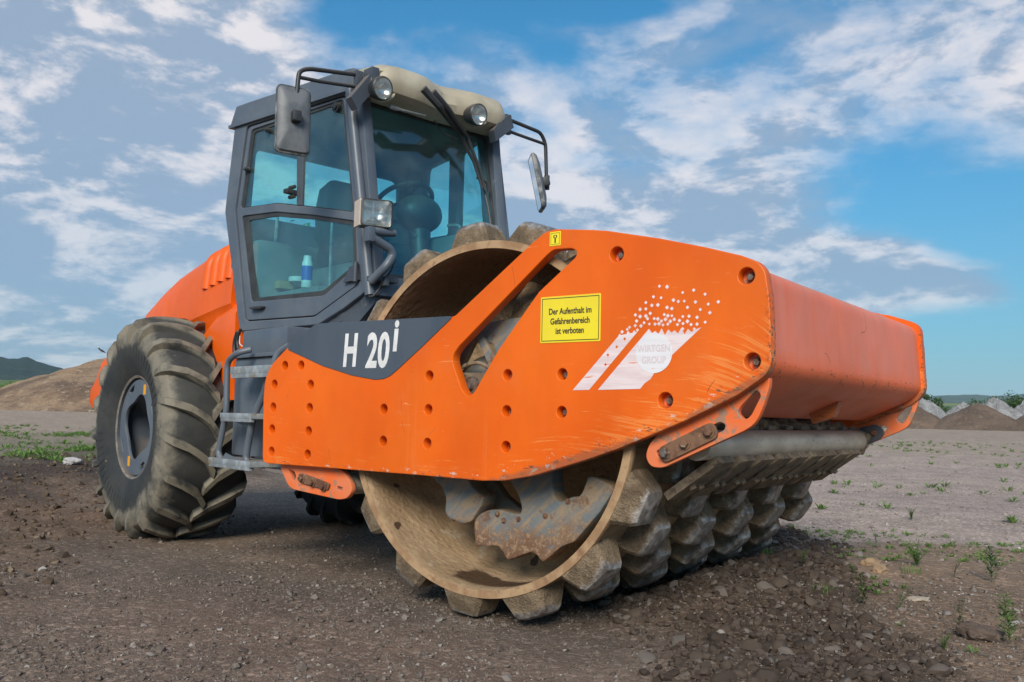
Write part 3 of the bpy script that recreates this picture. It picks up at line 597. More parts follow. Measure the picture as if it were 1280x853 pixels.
# caked soil shelf and hub seen through the slot of the plate
hub = MB(); hub.rings(lathe([(.05, .10), (.22, .10), (.25, .12), (.26, .30), (.24, .49)], D0+V((-.02, 0, .02)), YA, 40)).done('drum_hub', M_CAST, cast, 50)
dt = MB()
ring = []
for i in range(30):
    t = i/29; a = RAD(35+42*t); pr_ = []
    for (r_, h_) in ((.20, .07), (.36, .075), (.52, .09), (.60, .16), (.58, .42), (.30, .48)):
        q = D0+V((math.cos(a)*r_, h_, math.sin(a)*r_)); n_ = noise.fractal(q*7, .8, 2.1, 5)*.022; v = V((math.cos(a), -.5, math.sin(a))); pr_.append(q+v*n_)
    ring.append(pr_)
dt.rings(ring).done('caked_soil', M_CLAY, cast, 70)
CQ = Pl((0, .06, .85), (1, 0, 0), (0, 0, 1))
c4 = P((560, 458), (562, 440), (588, 418), (612, 402), (640, 398), (660, 396), (655, 408), (640, 430), (622, 448), (616, 430), (592, 428), (582, 450), (574, 460), pl=CQ)
panel('hub_plate', CQ, fillet(c4, .015, 4), [], .03, M_CAST, cast, .006)
cr2 = Pl((0, .03, .85), (1, 0, 0), (0, 0, 1))
panel('strut', cr2, fillet(P((594, 420), (601, 417), (622, 455), (618, 470), (614, 466), pl=cr2), .006, 3), [], .03, M_CAST, cast, .005)
MB().tube(smoothpath([pxy(566, 466, .03), pxy(585, 455, .03), pxy(600, 453, .03), pxy(615, 462, .03)], .1, 6), .009, 10).done('hydraulic_hose', M_TOOTH, cast)
panel('lower_plate', cr2, P((566, 466), (620, 466), (600, 510), (560, 515), pl=cr2), [], .02, M_TOOTH, cast, .004)
q = pxy(589, 483, .02); MB().rings(lathe([(.0, -.03), (.018, -.03), (.022, -.02), (.024, -.01), (.038, -.01), (.042, 0), (.042, .02)], q, YA, 24), cap0=False).done('buffer_bolt', M_BOLT, cast)
# ---- front frame cross member behind the drum, and the articulation
art = MB(); art.box((-1.16, 1.07, .86), (.14, 2.12, .52), None, .02); art.box((-1.02, .03, .78), (.34, .1, .36), None, .01); art.box((-1.02, 2.11, .78), (.34, .1, .36), None, .01)
art.done('cross_member', M_GREYD, ROOT)
rotR = Matrix.Rotation(TH, 3, 'Z')
def rbox(mb, x0, x1, l0, l1, z0, z1, bev=.01): return mb.box(rl((x0+x1)/2, (l0+l1)/2, (z0+z1)/2), (abs(x1-x0), abs(l1-l0), abs(z1-z0)), rotR, bev)
j = MB(); rbox(j, -.5, .1, -.22, .22, .45, 1.0, .03); j.cyl(rl(0, 0, .4), rl(0, 0, 1.1), .09, 20); j.done('articulation_joint', M_GREYD, ROOT)
ch = MB(); rbox(ch, -3.5, -.45, -.46, .46, .48, 1.15, .03); rbox(ch, -2.16, -1.76, -.5, .5, .55, .88, .04); ch.cyl(rl(-1.96, -.75, .725), rl(-1.96, .75, .725), .13, 20); ch.done('rear_chassis', M_GREYD, ROOT)
sd_ = MB(); rbox(sd_, -.58, .02, -.95, -.40, .60, 1.15, .015); rbox(sd_, -.60, .04, -.97, -.38, 1.15, 1.17, .003); rbox(sd_, -.54, -.02, -.93, .80, 1.17, 1.31, .012); sd_.done('step_cabinet', M_GREY, ROOT)
sk = MB(); rbox(sk, -.62, -.5, -.6, .6, .55, .75, .01); sk.tube([pxl(330, 583, -.9), pxl(300, 580, -.9)], .014); sk.done('tank_bracket', M_GREYD, ROOT)

# ---- access ladder
LD = -1.06
lad = MB(); lad.tube(smoothpath([pxl(314, 437, -1.0), pxl(297, 441, LD), pxl(284, 452, LD), pxl(283, 512, LD), pxl(280, 530, LD), pxl(272.5, 566, LD), pxl(277, 576, LD)], .05), .017, 12)
lad.done('handrail', M_GREY, ROOT)
MB().tube(smoothpath([pxl(337, 462, LD), pxl(331, 492, LD+.02), pxl(317, 520, LD), pxl(310, 555, LD), pxl(307, 576, LD), pxl(314, 584, LD)], .06), .019, 12).done('handrail', M_GREY, ROOT)
MB().tube(smoothpath([pxl(362, 432, -.98), pxl(349, 440, -1.0), pxl(342, 452, -1.02), pxl(340, 470, -1.02)], .05), .017, 12).done('handrail', M_GREY, ROOT)
def stepb(u0, v0, u1, v1, dep, th, name='step'):
    a = pxl(u0, v0, LD-.05); b = pxl(u1, v1, LD-.05); m_ = MB(); L_ = (b-a).length
    m_.box((a+b)/2+LT*dep/2, (L_, dep, th), rotR, .005)
    m_.box((a+b)/2+LT*.012+V((0, 0, -th*.3)), (L_*.96, .02, th*1.5), rotR, .003)
    return m_.done(name, M_STEP, ROOT)
stepb(287.5, 463, 336, 461.5, .18, .040); stepb(274.5, 521, 314, 519, .16, .030); stepb(259.5, 579.5, 312, 576.5, .20, .032)
gs = MB(); gs.rings([[pxl(294, 527, LD+d), pxl(313, 522, LD+d), pxl(311, 536, LD+d)] for d in (0, .01)]); gs.rings([[pxl(272, 581, LD+d), pxl(282, 566, LD+d), pxl(290, 570, LD+d), pxl(316, 580, LD+d), pxl(300, 584, LD+d)] for d in (-.03, -.015)]); gs.done('step_gusset', M_GREY, ROOT)
# hoses beside the cabinet
for pts, r in ((((297, 415), (293, 428), (293, 445), (303, 450), (312, 448)), .013), (((301, 411), (296, 425), (298, 440), (306, 444)), .009)):
    MB().tube(smoothpath([pxl(*q, -.80) for q in pts], .08), r, 10).done('hose', M_BLACK, ROOT)
MB().tube(smoothpath([pxl(*q, -.82) for q in ((300, 420), (299, 430), (304, 434), (309, 431))], .05), .003, 6).done('cable', M_PWHITE, ROOT)

# ---- rear wheels
def wheel(s):
    o = rl(-1.935, s*.765, .725); ax = LT*s; Z = V((0, 0, 1))
    base = [(.345, .215), (.352, .245), (.40, .272), (.47, .292), (.55, .300), (.62, .294), (.665, .272), (.692, .235), (.707, .17), (.716, .09), (.72, 0)]
    full = base+[(r, -h) for r, h in base[-2::-1]]
    def Pn(r, h, ph): return o+(FW*math.cos(ph)+Z*math.sin(ph))*r+ax*h
    K = 96; rings = [[Pn(r, h, 2*math.pi*i/K) for i in range(K)] for r, h in full]
    m_ = MB(); m_.rings(rings, True, False, False)
    # surface path from centre to shoulder and down the sidewall
    path = [(.72, -.02), (.718, .05), (.714, .11), (.706, .17), (.690, .235), (.662, .272), (.615, .292), (.565, .299)]
    hts = [.046, .050, .053, .056, .054, .040, .022, .003]; wd = [.027, .024, .022, .022, .022, .021, .018, .012]
    cum = [0]
    for (r0, h0), (r1, h1) in zip(path, path[1:]): cum.append(cum[-1]+math.hypot(r1-r0, h1-h0))
    NL = 19
    for sd2 in (1, -1):
        for i in range(NL):
            ph0 = 2*math.pi*(i+(.5 if sd2 < 0 else 0))/NL; rg = []
            for q, (r, h) in enumerate(path):
                t = cum[q]/cum[-1]; ph = ph0+.33*(t**.8)-(.05 if q == 0 else 0)
                dr_, dh_ = (1, 0) if q < 4 else ((.80, .6) if q == 4 else ((.55, .83) if q == 5 else (.2, .98)))
                hh = hts[q]; w = wd[q]/max(r, .5)*1.0; wb = w*1.55
                b0 = Pn(r-.004, h*sd2, ph-wb); b1 = Pn(r-.004, h*sd2, ph+wb); t0 = Pn(r+hh*dr_, (h+hh*dh_)*sd2, ph-w); t1 = Pn(r+hh*dr_, (h+hh*dh_)*sd2, ph+w)
                rg.append([b0, t0, t1, b1])
            m_.rings(rg)
    # shallow ribs on the sidewall
    for sd2 in (1,):
        for i in range(60):
            ph = 2*math.pi*i/60; m_.rings([[Pn(r, h-.002, ph-.004), Pn(r, h+.002, ph-.003), Pn(r, h+.002, ph+.003), Pn(r, h-.002, ph+.004)] for r, h in ((.47, .2925), (.55, .3005))])
    whl = MB(); whl.rings([[Pn(r, h, 2*math.pi*i/64) for i in range(64)] for r, h in ((.355, .235), (.350, .242), (.338, .238), (.334, .20), (.326, .17), (.30, .15), (.285, .05), (.285, -.14), (.26, -.17), (.09, -.17), (.085, -.10), (.0001, -.10))], True, False, False)
    wh = whl.done('rear_wheel', M_GREYD, ROOT, 40); m_.done('tyre', M_TYRE, wh, 24)
    rp = Pl(o+ax*.226, FW*(1 if s < 0 else -1), Z); hole = []
    for i in range(72):
        a = 2*math.pi*i/72; r = .212+.022*math.cos(4*(a-RAD(72)))+.006*math.cos(2*a+.3); hole.append((r*math.cos(a), r*math.sin(a)))
    kid = []
    for k in range(4):
        a0 = RAD(27+90*k); pts = [(.302*math.cos(a0+d), .302*math.sin(a0+d)) for d in np.linspace(-.17, .17, 7)]+[(.268*math.cos(a0+d), .268*math.sin(a0+d)) for d in np.linspace(.10, -.10, 5)]; kid.append(pts)
    rm = panel('rim_flange', rp, circ(0, 0, .326, 64), [hole]+kid, .022, M_GREY, wh, .004)
    MB().rings([[Pn(r, h, 2*math.pi*i/64) for i in range(64)] for r, h in ((.336, .2395), (.350, .2475), (.356, .240))], True, False, False).done('rim_lip', mix_mat('dusty_rim_lip', (.22, .19, .15), (.13, .12, .11), 14, .7), wh)
    hubm = MB(); hubm.cyl(o-ax*.16, o-ax*.06, .12, 24); hubm.cyl(o-ax*.07, o-ax*.0, .075, 20)
    for k in range(10): a = 2*math.pi*k/10; q = Pn(.15, -.168, a); hubm.hexbolt(q, ax, .015, .02)
    hubm.done('wheel_hub', M_GREYD, wh)
    for (x, y) in ((.105, .255), (-.115, -.235)):
        panel('orange_sticker', rp, [(x-.020, y-.034), (x+.020, y-.034), (x+.020, y+.034), (x-.020, y+.034)], [], .001, M_ORSTK, wh, .0001, off=.0015)
wheel(-1); wheel(1)

# ---- engine hood
sec = [(-1.265, .60, 2.005), (-1.47, .60, 1.985), (-1.83, .60, 1.94), (-2.08, .60, 1.895), (-2.35, .60, 1.84), (-2.63, .59, 1.765), (-2.93, .585, 1.655), (-3.17, .58, 1.53), (-3.42, .57, 1.36), (-3.52, .56, 1.22)]
rg = []
for x, w, zt in sec:
    zb_ = 1.02; half = [(0, zt+.045), (w*.5, zt+.04), (w*.85, zt+.022), (w*.96, zt-.005), (w+.012, zt-.05), (w+.045, zt-.16), (w+.07, max(zt-.33, 1.22)), (w+.075, max(zt-.45, 1.16)), (w+.045, max(zt-.50, 1.10)), (w+.03, zb_)]
    rg.append([rl(x, l, z) for l, z in half]+[rl(x, -l, z) for l, z in half[:0:-1]])
hood = MB().rings(rg).done('engine_hood', M_HOOD, ROOT, 32)
for xr in (-1.34, -1.46, -1.58, -1.70):
    zt = np.interp(-xr, [1.2, 1.47, 1.83], [2.01, 1.985, 1.94])
    for s in (-1, 1): MB().tube(smoothpath([rl(xr, s*.30, zt+.005), rl(xr, s*.54, zt-.002), rl(xr, s*.628, zt-.07), rl(xr, s*.645, zt-.27)], .1, 6), .042, 12).done('hood_louvre', M_HOOD, hood, 60)
for s in (-1, 1):   # side panel between cab and tyre
    fn = MB(); fn.rings([[rl(x, s*l, z) for l, z in ((.50, .92), (.68, .92), (.70, 1.1), (.70, zt), (.64, zt+.09), (.50, zt+.09))] for x, zt in ((-1.13, 1.48), (-1.28, 1.46), (-1.52, 1.40), (-1.66, 1.33))])
    fn.done('side_panel', M_HOOD, ROOT, 35)
tl = MB(); tl.rings([[rl(x, l, z) for l, z in ((-w, z0_), (-w-.02, z1_*.6+z0_*.4), (-w+.01, z1_-.04), (-w+.08, z1_), (w-.08, z1_), (w-.01, z1_-.04), (w+.02, z1_*.6+z0_*.4), (w, z0_))] for x, w, z0_, z1_ in ((-2.9, .64, .90, 1.54), (-3.16, .745, .88, 1.40), (-3.40, .775, .86, 1.26), (-3.55, .775, .85, 1.10), (-3.60, .765, .86, .92))])
tl.done('tail_panel', M_HOOD, ROOT, 35)
lt_ = MB(); rbox(lt_, -3.57, -3.1, -.7, .7, .72, .885, .02); lt_.done('rear_bumper', M_HOOD, ROOT)

# ================================================================== CAB
DF = V((math.cos(RAD(-2.3)), math.sin(RAD(-2.3)), 0)); DP = Pl(rl(-.075, -.543, 2.65), DF, (0, 0, 1))
def mir(p): p = V(p); return p-LT*(2*(p-ART).dot(LT))
def mird(d): d = V(d); return d-LT*(2*d.dot(LT))
DPF = Pl(mir(DP.o), -mird(DF), (0, 0, 1))
frame_px = [(293.5, 157), (281, 265), (299, 411), (303, 414), (397, 406), (430, 385), (468, 356), (470, 345), (452, 116), (432, 113.5)]
up_hole = [(309, 159.5), (296, 262), (344, 256), (390, 260.5), (444, 268), (430, 120)]
lo_hole = [(296, 268), (344, 262), (390, 266.5), (446, 274), (449, 331), (406, 372), (308, 381)]
FO = P(*frame_px, pl=DP); UH = P(*up_hole, pl=DP); LH = P(*lo_hole, pl=DP)
cabf = panel('cab_frame', DP, fillet(FO, .02, 3), [fillet(P((308, 158), (293.5, 263), (306, 402), (393, 396), (446, 357), (452, 345), (432, 118), pl=DP), .03, 3)], .07, M_GREY, ROOT, .006)
cab = cabf
# the door itself: a flat frame with two window openings
door = panel('door', DP, fillet(P((309.5, 159), (295, 263), (307.5, 400.5), (392.5, 394.5), (445, 356), (450.5, 344), (431, 120), pl=DP), .03, 3), [fillet(UH_, .03, 4) for UH_ in (P((313, 162), (299, 260.5), (344, 254.5), (390, 259), (441.5, 265.5), (428, 123.5), pl=DP), P((301, 270), (344, 264.5), (390, 268.5), (443, 276), (445, 332), (404, 369.5), (312.5, 377.5), pl=DP))], .04, M_GREY, cabf, .004, off=-.006)
seal = panel('window_seal', DP, fillet(P((311.5, 160.5), (297.5, 262), (344, 256), (390, 260.5), (443.5, 267.5), (429.5, 121.5), pl=DP), .03, 3), [fillet(P((315.5, 165), (302, 259), (344, 253), (390, 257.5), (438.5, 263.5), (425.5, 127.5), pl=DP), .02, 3)], .012, M_RUBGASK, cabf, .001, off=-.016)
panel('window_seal', DP, fillet(P((299, 268.5), (344, 262.8), (390, 267), (445, 274.5), (447, 333.5), (405, 371.5), (311, 379.5), pl=DP), .03, 3), [fillet(P((308.5, 275), (344, 270), (390, 274), (438, 281), (439.5, 331), (401.5, 363), (319, 372), pl=DP), .02, 3)], .012, M_RUBGASK, cabf, .001, off=-.016)
panel('door_glass', DP, P((312, 162), (299, 261), (344, 255.5), (390, 260), (442, 266), (429, 123), pl=DP), [], .006, M_GLASS, cabf, .0005, off=-.022)
panel('door_glass', DP, P((301, 270), (344, 264.5), (390, 268.5), (443.5, 276), (445, 332.5), (404, 370), (313, 377.5), pl=DP), [], .006, M_GLASS, cabf, .0005, off=-.022)
panel('window_divider', DP, P((369.5, 136), (369, 256), (375.5, 256.5), (379.5, 133), pl=DP), [], .02, M_GREYD, cabf, .003, off=-.01)
# window catch, door handle, hinge, knobs
hc = MB(); q = DP.p(366.5, 241); hc.box(DP.w(*q, .01), (.045, .03, .10), DP.mat().to_3x3(), .008)
for dy_ in (-.03, .03): hc.cyl(DP.w(q[0]-.02, q[1]+dy_, .012), DP.w(q[0]+.03, q[1]+dy_, .012), .012, 12)
hc.done('window_catch', M_BLACK, door)
def knob(u, v, r=.03): q = DP.p(u, v); MB().cyl(DP.w(*q, -.02), DP.w(*q, .006), r*.9, 20).cyl(DP.w(*q, .006), DP.w(*q, .018), r*.55, 16).cyl(DP.w(q[0]-.01, q[1]-.004, .016), DP.w(q[0]-.01, q[1]-.004, .022), r*.2, 10).done('window_knob', M_BLACK, door)
knob(420, 134, .034); knob(334.5, 163, .020); knob(308.5, 212, .018)
q = DP.p(323.5, 385); dh = MB(); dh.box(DP.w(*q, .004), (.125, .045, .014), None, .006); dh.box(DP.w(q[0]+.005, q[1]-.002, .018), (.10, .026, .02), None, .008); dh.done('door_handle', M_BLACK, door)
q = DP.p(447, 341); hm = MB(); hm.rings([[DP.w(q[0]-.10, q[1]-.05, c), DP.w(q[0]-.05, q[1]+.035, c), DP.w(q[0]+.02, q[1]+.045, c), DP.w(q[0]+.03, q[1]-.045, c)] for c in (.0, .02)]); hm.cyl(DP.w(q[0]+.01, q[1]-.055, .025), DP.w(q[0]+.01, q[1]+.055, .025), .016, 12); hm.done('door_hinge', M_GREYD, door)
# far side of the cab: same frame, with two windows
ffr = panel('cab_far_frame', DPF, neg(fillet(FO, .02, 3)), [neg(fillet(P((330, 160), (318, 262), (372, 257), (376, 145), pl=DP), .03, 3)), neg(fillet(P((391, 141), (386, 262), (437, 268), (425, 125), pl=DP), .03, 3)), neg(fillet(P((322, 275), (380, 270), (432, 280), (435, 328), (398, 360), (330, 366), pl=DP), .03, 3))], .06, M_GREY, cabf, .006)
panel('door_glass', DPF, neg(P((303, 160), (297, 265), (312, 380), (405, 372), (445, 332), (430, 125), pl=DP)), [], .006, M_GLASS, cabf, .0005, off=-.03)
# rear wall of the cab with its window
RW = Pl(rl(-1.235, 0, 1.9), -LT, (0, 0, 1))
panel('cab_rear_wall', RW, [(-.70, -.12), (.70, -.12), (.71, .83), (-.71, .83)], [fillet([(-.60, .24), (.60, .24), (.58, .70), (-.58, .70)], .06, 4)], .05, M_GREY, cabf, .006)
panel('rear_glass', RW, [(-.63, -.04), (.63, -.04), (.61, .72), (-.61, .72)], [], .006, M_GLASS, cabf, .0005, off=-.02)
lw_ = MB(); lw_.rings([[rl(x, s_*l, z) for x, l, z in ((-1.235, .69, 1.90), (-1.262, .68, 1.80), (-1.09, .66, 1.38), (-1.05, .66, 1.38), (-1.22, .68, 1.82), (-1.20, .69, 1.90))] for s_ in (-1, 1)]); lw_.done('cab_rear_lower_wall', M_INTER, cabf)
# windscreen plane
top_, bot_ = rl(-.078, 0, 2.66), rl(.150, 0, 1.60)
WS = Pl(top_, LT, (top_-bot_)); H = (top_-bot_).length
ws = panel('windscreen_frame', WS, fillet([(-.555, .10), (-.545, -H-.10), (.545, -H-.10), (.555, .10)], .02, 3), [fillet([(-.475, .02), (-.47, -H+.02), (.47, -H+.02), (.475, .02)], .05, 5)], .06, M_GREY, cabf, .006, off=.012)
panel('windscreen_seal', WS, fillet([(-.48, .025), (-.475, -H+.015), (.475, -H+.015), (.48, .025)], .05, 5), [fillet([(-.457, .0), (-.452, -H+.04), (.452, -H+.04), (.457, .0)], .04, 5)], .014, M_RUBGASK, cabf, .002, off=.008)
panel('windscreen', WS, fillet([(-.478, .02), (-.474, -H+.017), (.474, -H+.017), (.478, .02)], .04, 5), [], .006, M_GLASSF, cabf, .0005, off=.0)
for s in (-1, 1):   # corner pillars
    MB().tube([rl(-.085, s*.555, 2.72), rl(.165, s*.535, 1.50)], .030, 10).tube([rl(-.10, s*.53, 2.70), rl(.13, s*.515, 1.52)], .042, 10).done('corner_pillar', M_GREY, cabf)
lowf = MB(); lowf.rings([[rl(x, s*l, z) for x, l, z in ((.155, .50, 1.56), (.155, .50, 1.46), (-.1, .50, 1.30), (-1.1, .62, 1.30), (-1.1, .62, 1.42), (-.25, .50, 1.42))] for s in (-1, 1)]); lowf.done('cab_floor', M_GREYD, cabf)
# diagonal sill plate under the door
SL = Pl(DP.o-DP.n*.03, DP.ux, DP.uy)
panel('cab_sill', SL, P((299, 411), (397, 404), (470, 352), (470, 372), (424, 404), (404, 420), (318, 432), (312, 427), pl=SL), [], .05, M_GREYD, cabf, .005)
# roof
rf = MB(); rf.rings([[rl(x, l, z) for x, l in ((x0_, -l0), (x1_, -l1), (x1_, l1), (x0_, l0))] for z, x0_, l0, x1_, l1 in ((2.715, -1.275, .745, -.08, .575), (2.735, -1.275, .745, -.08, .575), (2.735, -1.265, .735, -.08, .570), (2.855, -1.215, .722, -.12, .560), (2.885, -1.16, .67, -.14, .50), (2.90, -.9, .4, -.2, .3))])
rf.done('roof', M_GREY, cabf, 25)
# cream visor across the front of the roof
vs_ = MB(); rg = []
for l in np.linspace(-1, 1, 33):
    a = abs(l); e = 1-max(0, (a-.80)/.20)**2.2*.34; la = l*.50; dep = .0
    nose = .145*e - .045*max(0, 1-abs(a-.0)/.42) + .0; dip = .035*max(0, 1-abs(la-.02)/.16)
    zt = 2.905-.05*max(0, (a-.72)/.28)**2; zs = 2.665+.01*a
    pr_ = [(-.30, zt+.005), (-.10, zt+.004), (.0+.02*e, zt-.012-dip*.6), (nose-.025-dip*.6, zt-.05-dip), (nose-dip*.4, zt-.105), (nose-.004, zs+.075), (nose-.03, zs+.03), (.02, zs+.006), (-.05, zs), (-.12, zs+.03), (-.30, zs+.12)]
    rg.append([rl(x, la, z) for x, z in pr_])
vs_.rings(rg); visor = vs_.done('roof_visor', M_CREAM, cabf, 32)
def worklamp(u, v, x):
    c = pxr(u, v, x); d = (FW*.93+V((0, 0, -.18))).normalized()
    MB().rings(lathe([(.02, -.10), (.052, -.085), (.066, -.03), (.068, .005), (.062, .012), (.060, .004)], c, d, 28), cap1=False).done('work_lamp', M_BLACK, visor)
    MB().rings(lathe([(.001, -.04), (.03, -.03), (.05, -.012), (.060, .006)], c, d, 28), cap0=False, cap1=False).done('lamp_reflector', M_CHROME, visor)
    MB().rings(lathe([(.061, .005), (.05, .012), (.02, .017), (.0005, .018)], c, d, 28), cap0=False, cap1=False).done('lamp_glass', M_LENS, visor)
worklamp(478, 110.5, .17); worklamp(598, 143.5, .19)
for u_, v_, x_ in ((478, 108, .10), (596, 141, .10)): MB().rings(lathe([(.074, -.06), (.088, -.03), (.092, .0), (.086, .012), (.074, .004)], pxr(u_, v_, x_), FW, 28), True, False, False).done('lamp_socket', M_CREAM, visor)
for u, v in ((474, 89), (598, 124.5)): MB().cyl(pxr(u, v+1, -.02), pxr(u, v-2, -.02), .013, 8).done('roof_bolt', M_BLACK, visor)
# wipers
wp = MB(); W_ = lambda u, v, o_=.06: hit(u, v, WS.w(0, 0, o_), WS.n)
wp.tube(smoothpath([pxr(530, 112, .13), W_(543, 124, .08), W_(575, 165, .07), W_(592, 200, .06), W_(601, 232, .05)], .05), [.016]*7+[.010]*12, 8) if False else wp.tube([pxr(529, 111, .205), pxr(548, 132, .215), W_(573, 165, .12), W_(592, 202, .07), W_(603, 236, .06)], [.024, .022, .015, .010, .008], 8)
wp.tube([pxr(541, 115, .20), pxr(560, 137, .205), W_(584, 172, .11), W_(600, 212, .07), W_(606, 238, .06)], [.022, .020, .013, .009, .007], 8)
wp.tube([W_(580, 165, .035), W_(594, 196, .03), W_(603, 228, .03), W_(611, 262, .03), W_(614, 285, .03)], .007, 6)
wp.tube([W_(596, 222, .05), W_(608, 228, .05), W_(611, 240, .04)], .009, 6)
wp.done('wiper', M_BLACK, cabf)
MB().tube(smoothpath([W_(538, 132, .04), W_(541, 148, .05), W_(552, 166, .05), W_(572, 174, .04)], .08), .0035, 6).done('washer_hose', M_BLACK, cabf)
MB().tube([pxr(487, 133, .06), pxr(495, 136, .06), pxr(502, 137.5, .06), pxr(532, 145, .05)], [.012, .014, .007, .006], 8).done('washer_nozzle', M_STEP, visor)
# mirrors
def mirror(sx):
    f = (lambda p: p) if sx < 0 else mir
    fx = .02
    if sx < 0:
        A_ = lambda u, v: pxr(u, v, fx)
        arm = MB(); arm.tube(smoothpath([A_(449, 94), A_(386, 86), A_(374, 89), A_(371.5, 110), A_(370.5, 138), A_(370, 150)], .07), .0125, 10); arm.tube([A_(375, 97), A_(400, 102), A_(447, 109)], .0105, 10)
        ar = arm.done('mirror_arm', M_BLACK, cabf)
        hb_ = MB(); hb_.box(A_(448, 102), (.03, .05, .12), rotR, .005); hb_.rings([[A_(436, 141)+FW*d, A_(428, 126)+FW*d, A_(452, 98)+FW*d, A_(463, 97)+FW*d, A_(464, 110)+FW*d] for d in (.03, .09)]); hb_.box(A_(458, 100)+FW*.05, (.09, .05, .10), rotR, .006); hb_.done('mirror_bracket', M_GREYD, cabf)
        c = A_(367.5, 150)+FW*(-.01); d = (FW*-.92+LT*.20+V((0, 0, -.06))).normalized(); w, h_ = .092, .185
    else:
        fx = .04; A_ = lambda u, v: pxr(u, v, fx)
        arm = MB(); arm.tube(smoothpath([A_(637, 150), A_(676, 166), A_(682, 180), A_(682.5, 200), A_(683, 222), A_(683.5, 231)], .06), .0125, 10); arm.tube([A_(638, 165), A_(660, 173), A_(680, 180)], .0105, 10)
        ar = arm.done('mirror_arm', M_BLACK, cabf)
        hb_ = MB(); hb_.box(A_(634, 156), (.03, .05, .13), rotR, .005); hb_.rings([[A_(607, 166)+FW*d, A_(616, 152)+FW*d, A_(628, 147)+FW*d, A_(632, 163)+FW*d, A_(610, 180)+FW*d] for d in (.02, .08)]); hb_.tube(smoothpath([A_(613, 147), A_(612.5, 134), A_(614, 128), A_(618, 127)], .02), .010, 8); hb_.cyl(A_(618, 148), A_(618, 142), .014, 10); hb_.done('mirror_bracket', M_GREYD, cabf)
        c = A_(671.5, 229); d = (FW*-.60+LT*-.80+V((0, 0, -.22))).normalized(); w, h_ = .092, .185
    u_ = V((0, 0, 1)).cross(d).normalized(); v_ = d.cross(u_).normalized()
    mp = Pl(c, u_, v_)   # faces backwards: mirror glass side
    rr_ = fillet([(-w, -h_), (w, -h_), (w, h_), (-w, h_)], .035, 6); rings = []
    for off_, sc_ in ((.012, .93), (.016, .985), (.010, 1.0), (-.012, .985), (-.020, .90), (-.034, .62), (-.040, .30)): rings.append([mp.w(a*sc_, b*(sc_ if off_ > -.02 else (sc_+.06)), off_) for a, b in rr_])
    mm = MB().rings(rings).done('mirror', M_MIRB, ar, 30)
    MB().rings([[mp.w(a*.92, b*.95, o_) for a, b in rr_] for o_ in (.0125, .0165)]).done('mirror_glass', M_MIRG, ar)
    rim_o = [[mp.w(a*s_, b*s_, o_) for a, b in rr_] for s_, o_ in ((1.0, -.010), (1.035, -.004), (1.03, .012), (.96, .018))]; MB().rings(rim_o, True, False, False).done('mirror_rim', mix_mat('worn_mirror_rim', (.08, .085, .09), (.28, .28, .27), 16, .5, 0, .1, 60, .001), ar)
    sk_ = MB(); e = A_(370, 150) if sx < 0 else A_(683.5, 229); sk_.cyl(e+V((0, 0, .05)), e-V((0, 0, .045)), .019, 12); sk_.box(mp.w(0, 0, -.045), (.05, .06, .08), mp.mat().to_3x3(), .01); sk_.done('mirror_clamp', M_BLACK, ar)
M_MIRB = mix_mat('mirror_back_plastic', (.085, .095, .105), (.14, .15, .16), 7, .5, 0, .05, 60, .001, c3=(.36, .37, .37), sc3=5, lo3=.62, hi3=.8)
mg, gg = newmat('mirror_glass'); out(gg, gg.n('ShaderNodeBsdfPrincipled', {'Base Color': (.8, .8, .8), 'Metallic': 1., 'Roughness': .05}).outputs[0]); M_MIRG = mg
mirror(-1); mirror(1)
# head lamp on its bent pipe, at the near corner of the cab
A_ = lambda u, v, x=.30: pxr(u, v, x)
lp_ = MB(); lp_.tube(smoothpath([A_(464, 352, .20), A_(483, 333), A_(491, 320), A_(488, 312), A_(466, 298), A_(463, 290)], .05), .024, 14); lp_.tube([A_(462, 288), A_(476, 290), A_(493, 292)], [.018, .026, .020], 12)
lp_.box(A_(462, 293), (.05, .04, .08), rotR, .006); lamp_arm = lp_.done('lamp_bracket', M_GREY, cabf)
lp2 = MB(); lp2.tube(smoothpath([A_(494, 322, .26), A_(490, 338, .26), A_(478, 352, .24), A_(474, 362, .2), A_(466, 371, .2), A_(461, 371, .18)], .05), .006, 8).done('lamp_cable', M_BLACK, lamp_arm)
c = A_(470.5, 267); dn = (FW*.90-LT*.30).normalized(); up_ = V((0, 0, 1)); sx_ = up_.cross(dn).normalized()
HP = Pl(c, sx_, up_)
def rrect(w, h, r=.02): return fillet([(-w, -h), (w, -h), (w, h), (-w, h)], r, 4)
hw, hh_ = .088, .076
MB().rings([[HP.w(a*s_, b*s_, o_) for a, b in rrect(hw, hh_)] for s_, o_ in ((.80, -.105), (.92, -.09), (.99, -.03), (1., .0), (1.0, .012), (.93, .014), (.92, .004))], True, True, False).done('head_lamp', M_BLACK, lamp_arm, 40)
MB().rings([[HP.w(a*s_, b*s_, o_) for a, b in rrect(hw, hh_)] for s_, o_ in ((.92, .004), (.8, -.02), (.4, -.05), (.05, -.055))], True, False, True).done('lamp_reflector', M_CHROME, lamp_arm, 40)
MB().rings([[HP.w(a*s_, b*s_, o_) for a, b in rrect(hw, hh_)] for s_, o_ in ((.93, .010), (.5, .016), (.05, .018))], True, False, True).done('lamp_glass', M_LENS, lamp_arm, 40)
rb_ = MB()
for k in (-.5, 0, .45): rb_.box(HP.w(.0, k*hh_, -.004), (hw*1.2, .006, .02), HP.mat().to_3x3(), .002)
rb_.box(HP.w(-.02, 0, .0), (.004, hh_*1.6, .02), HP.mat().to_3x3(), .001); rb_.done('lamp_ribs', M_CHROME, lamp_arm)
tn = MB(); side_n = -LT; 
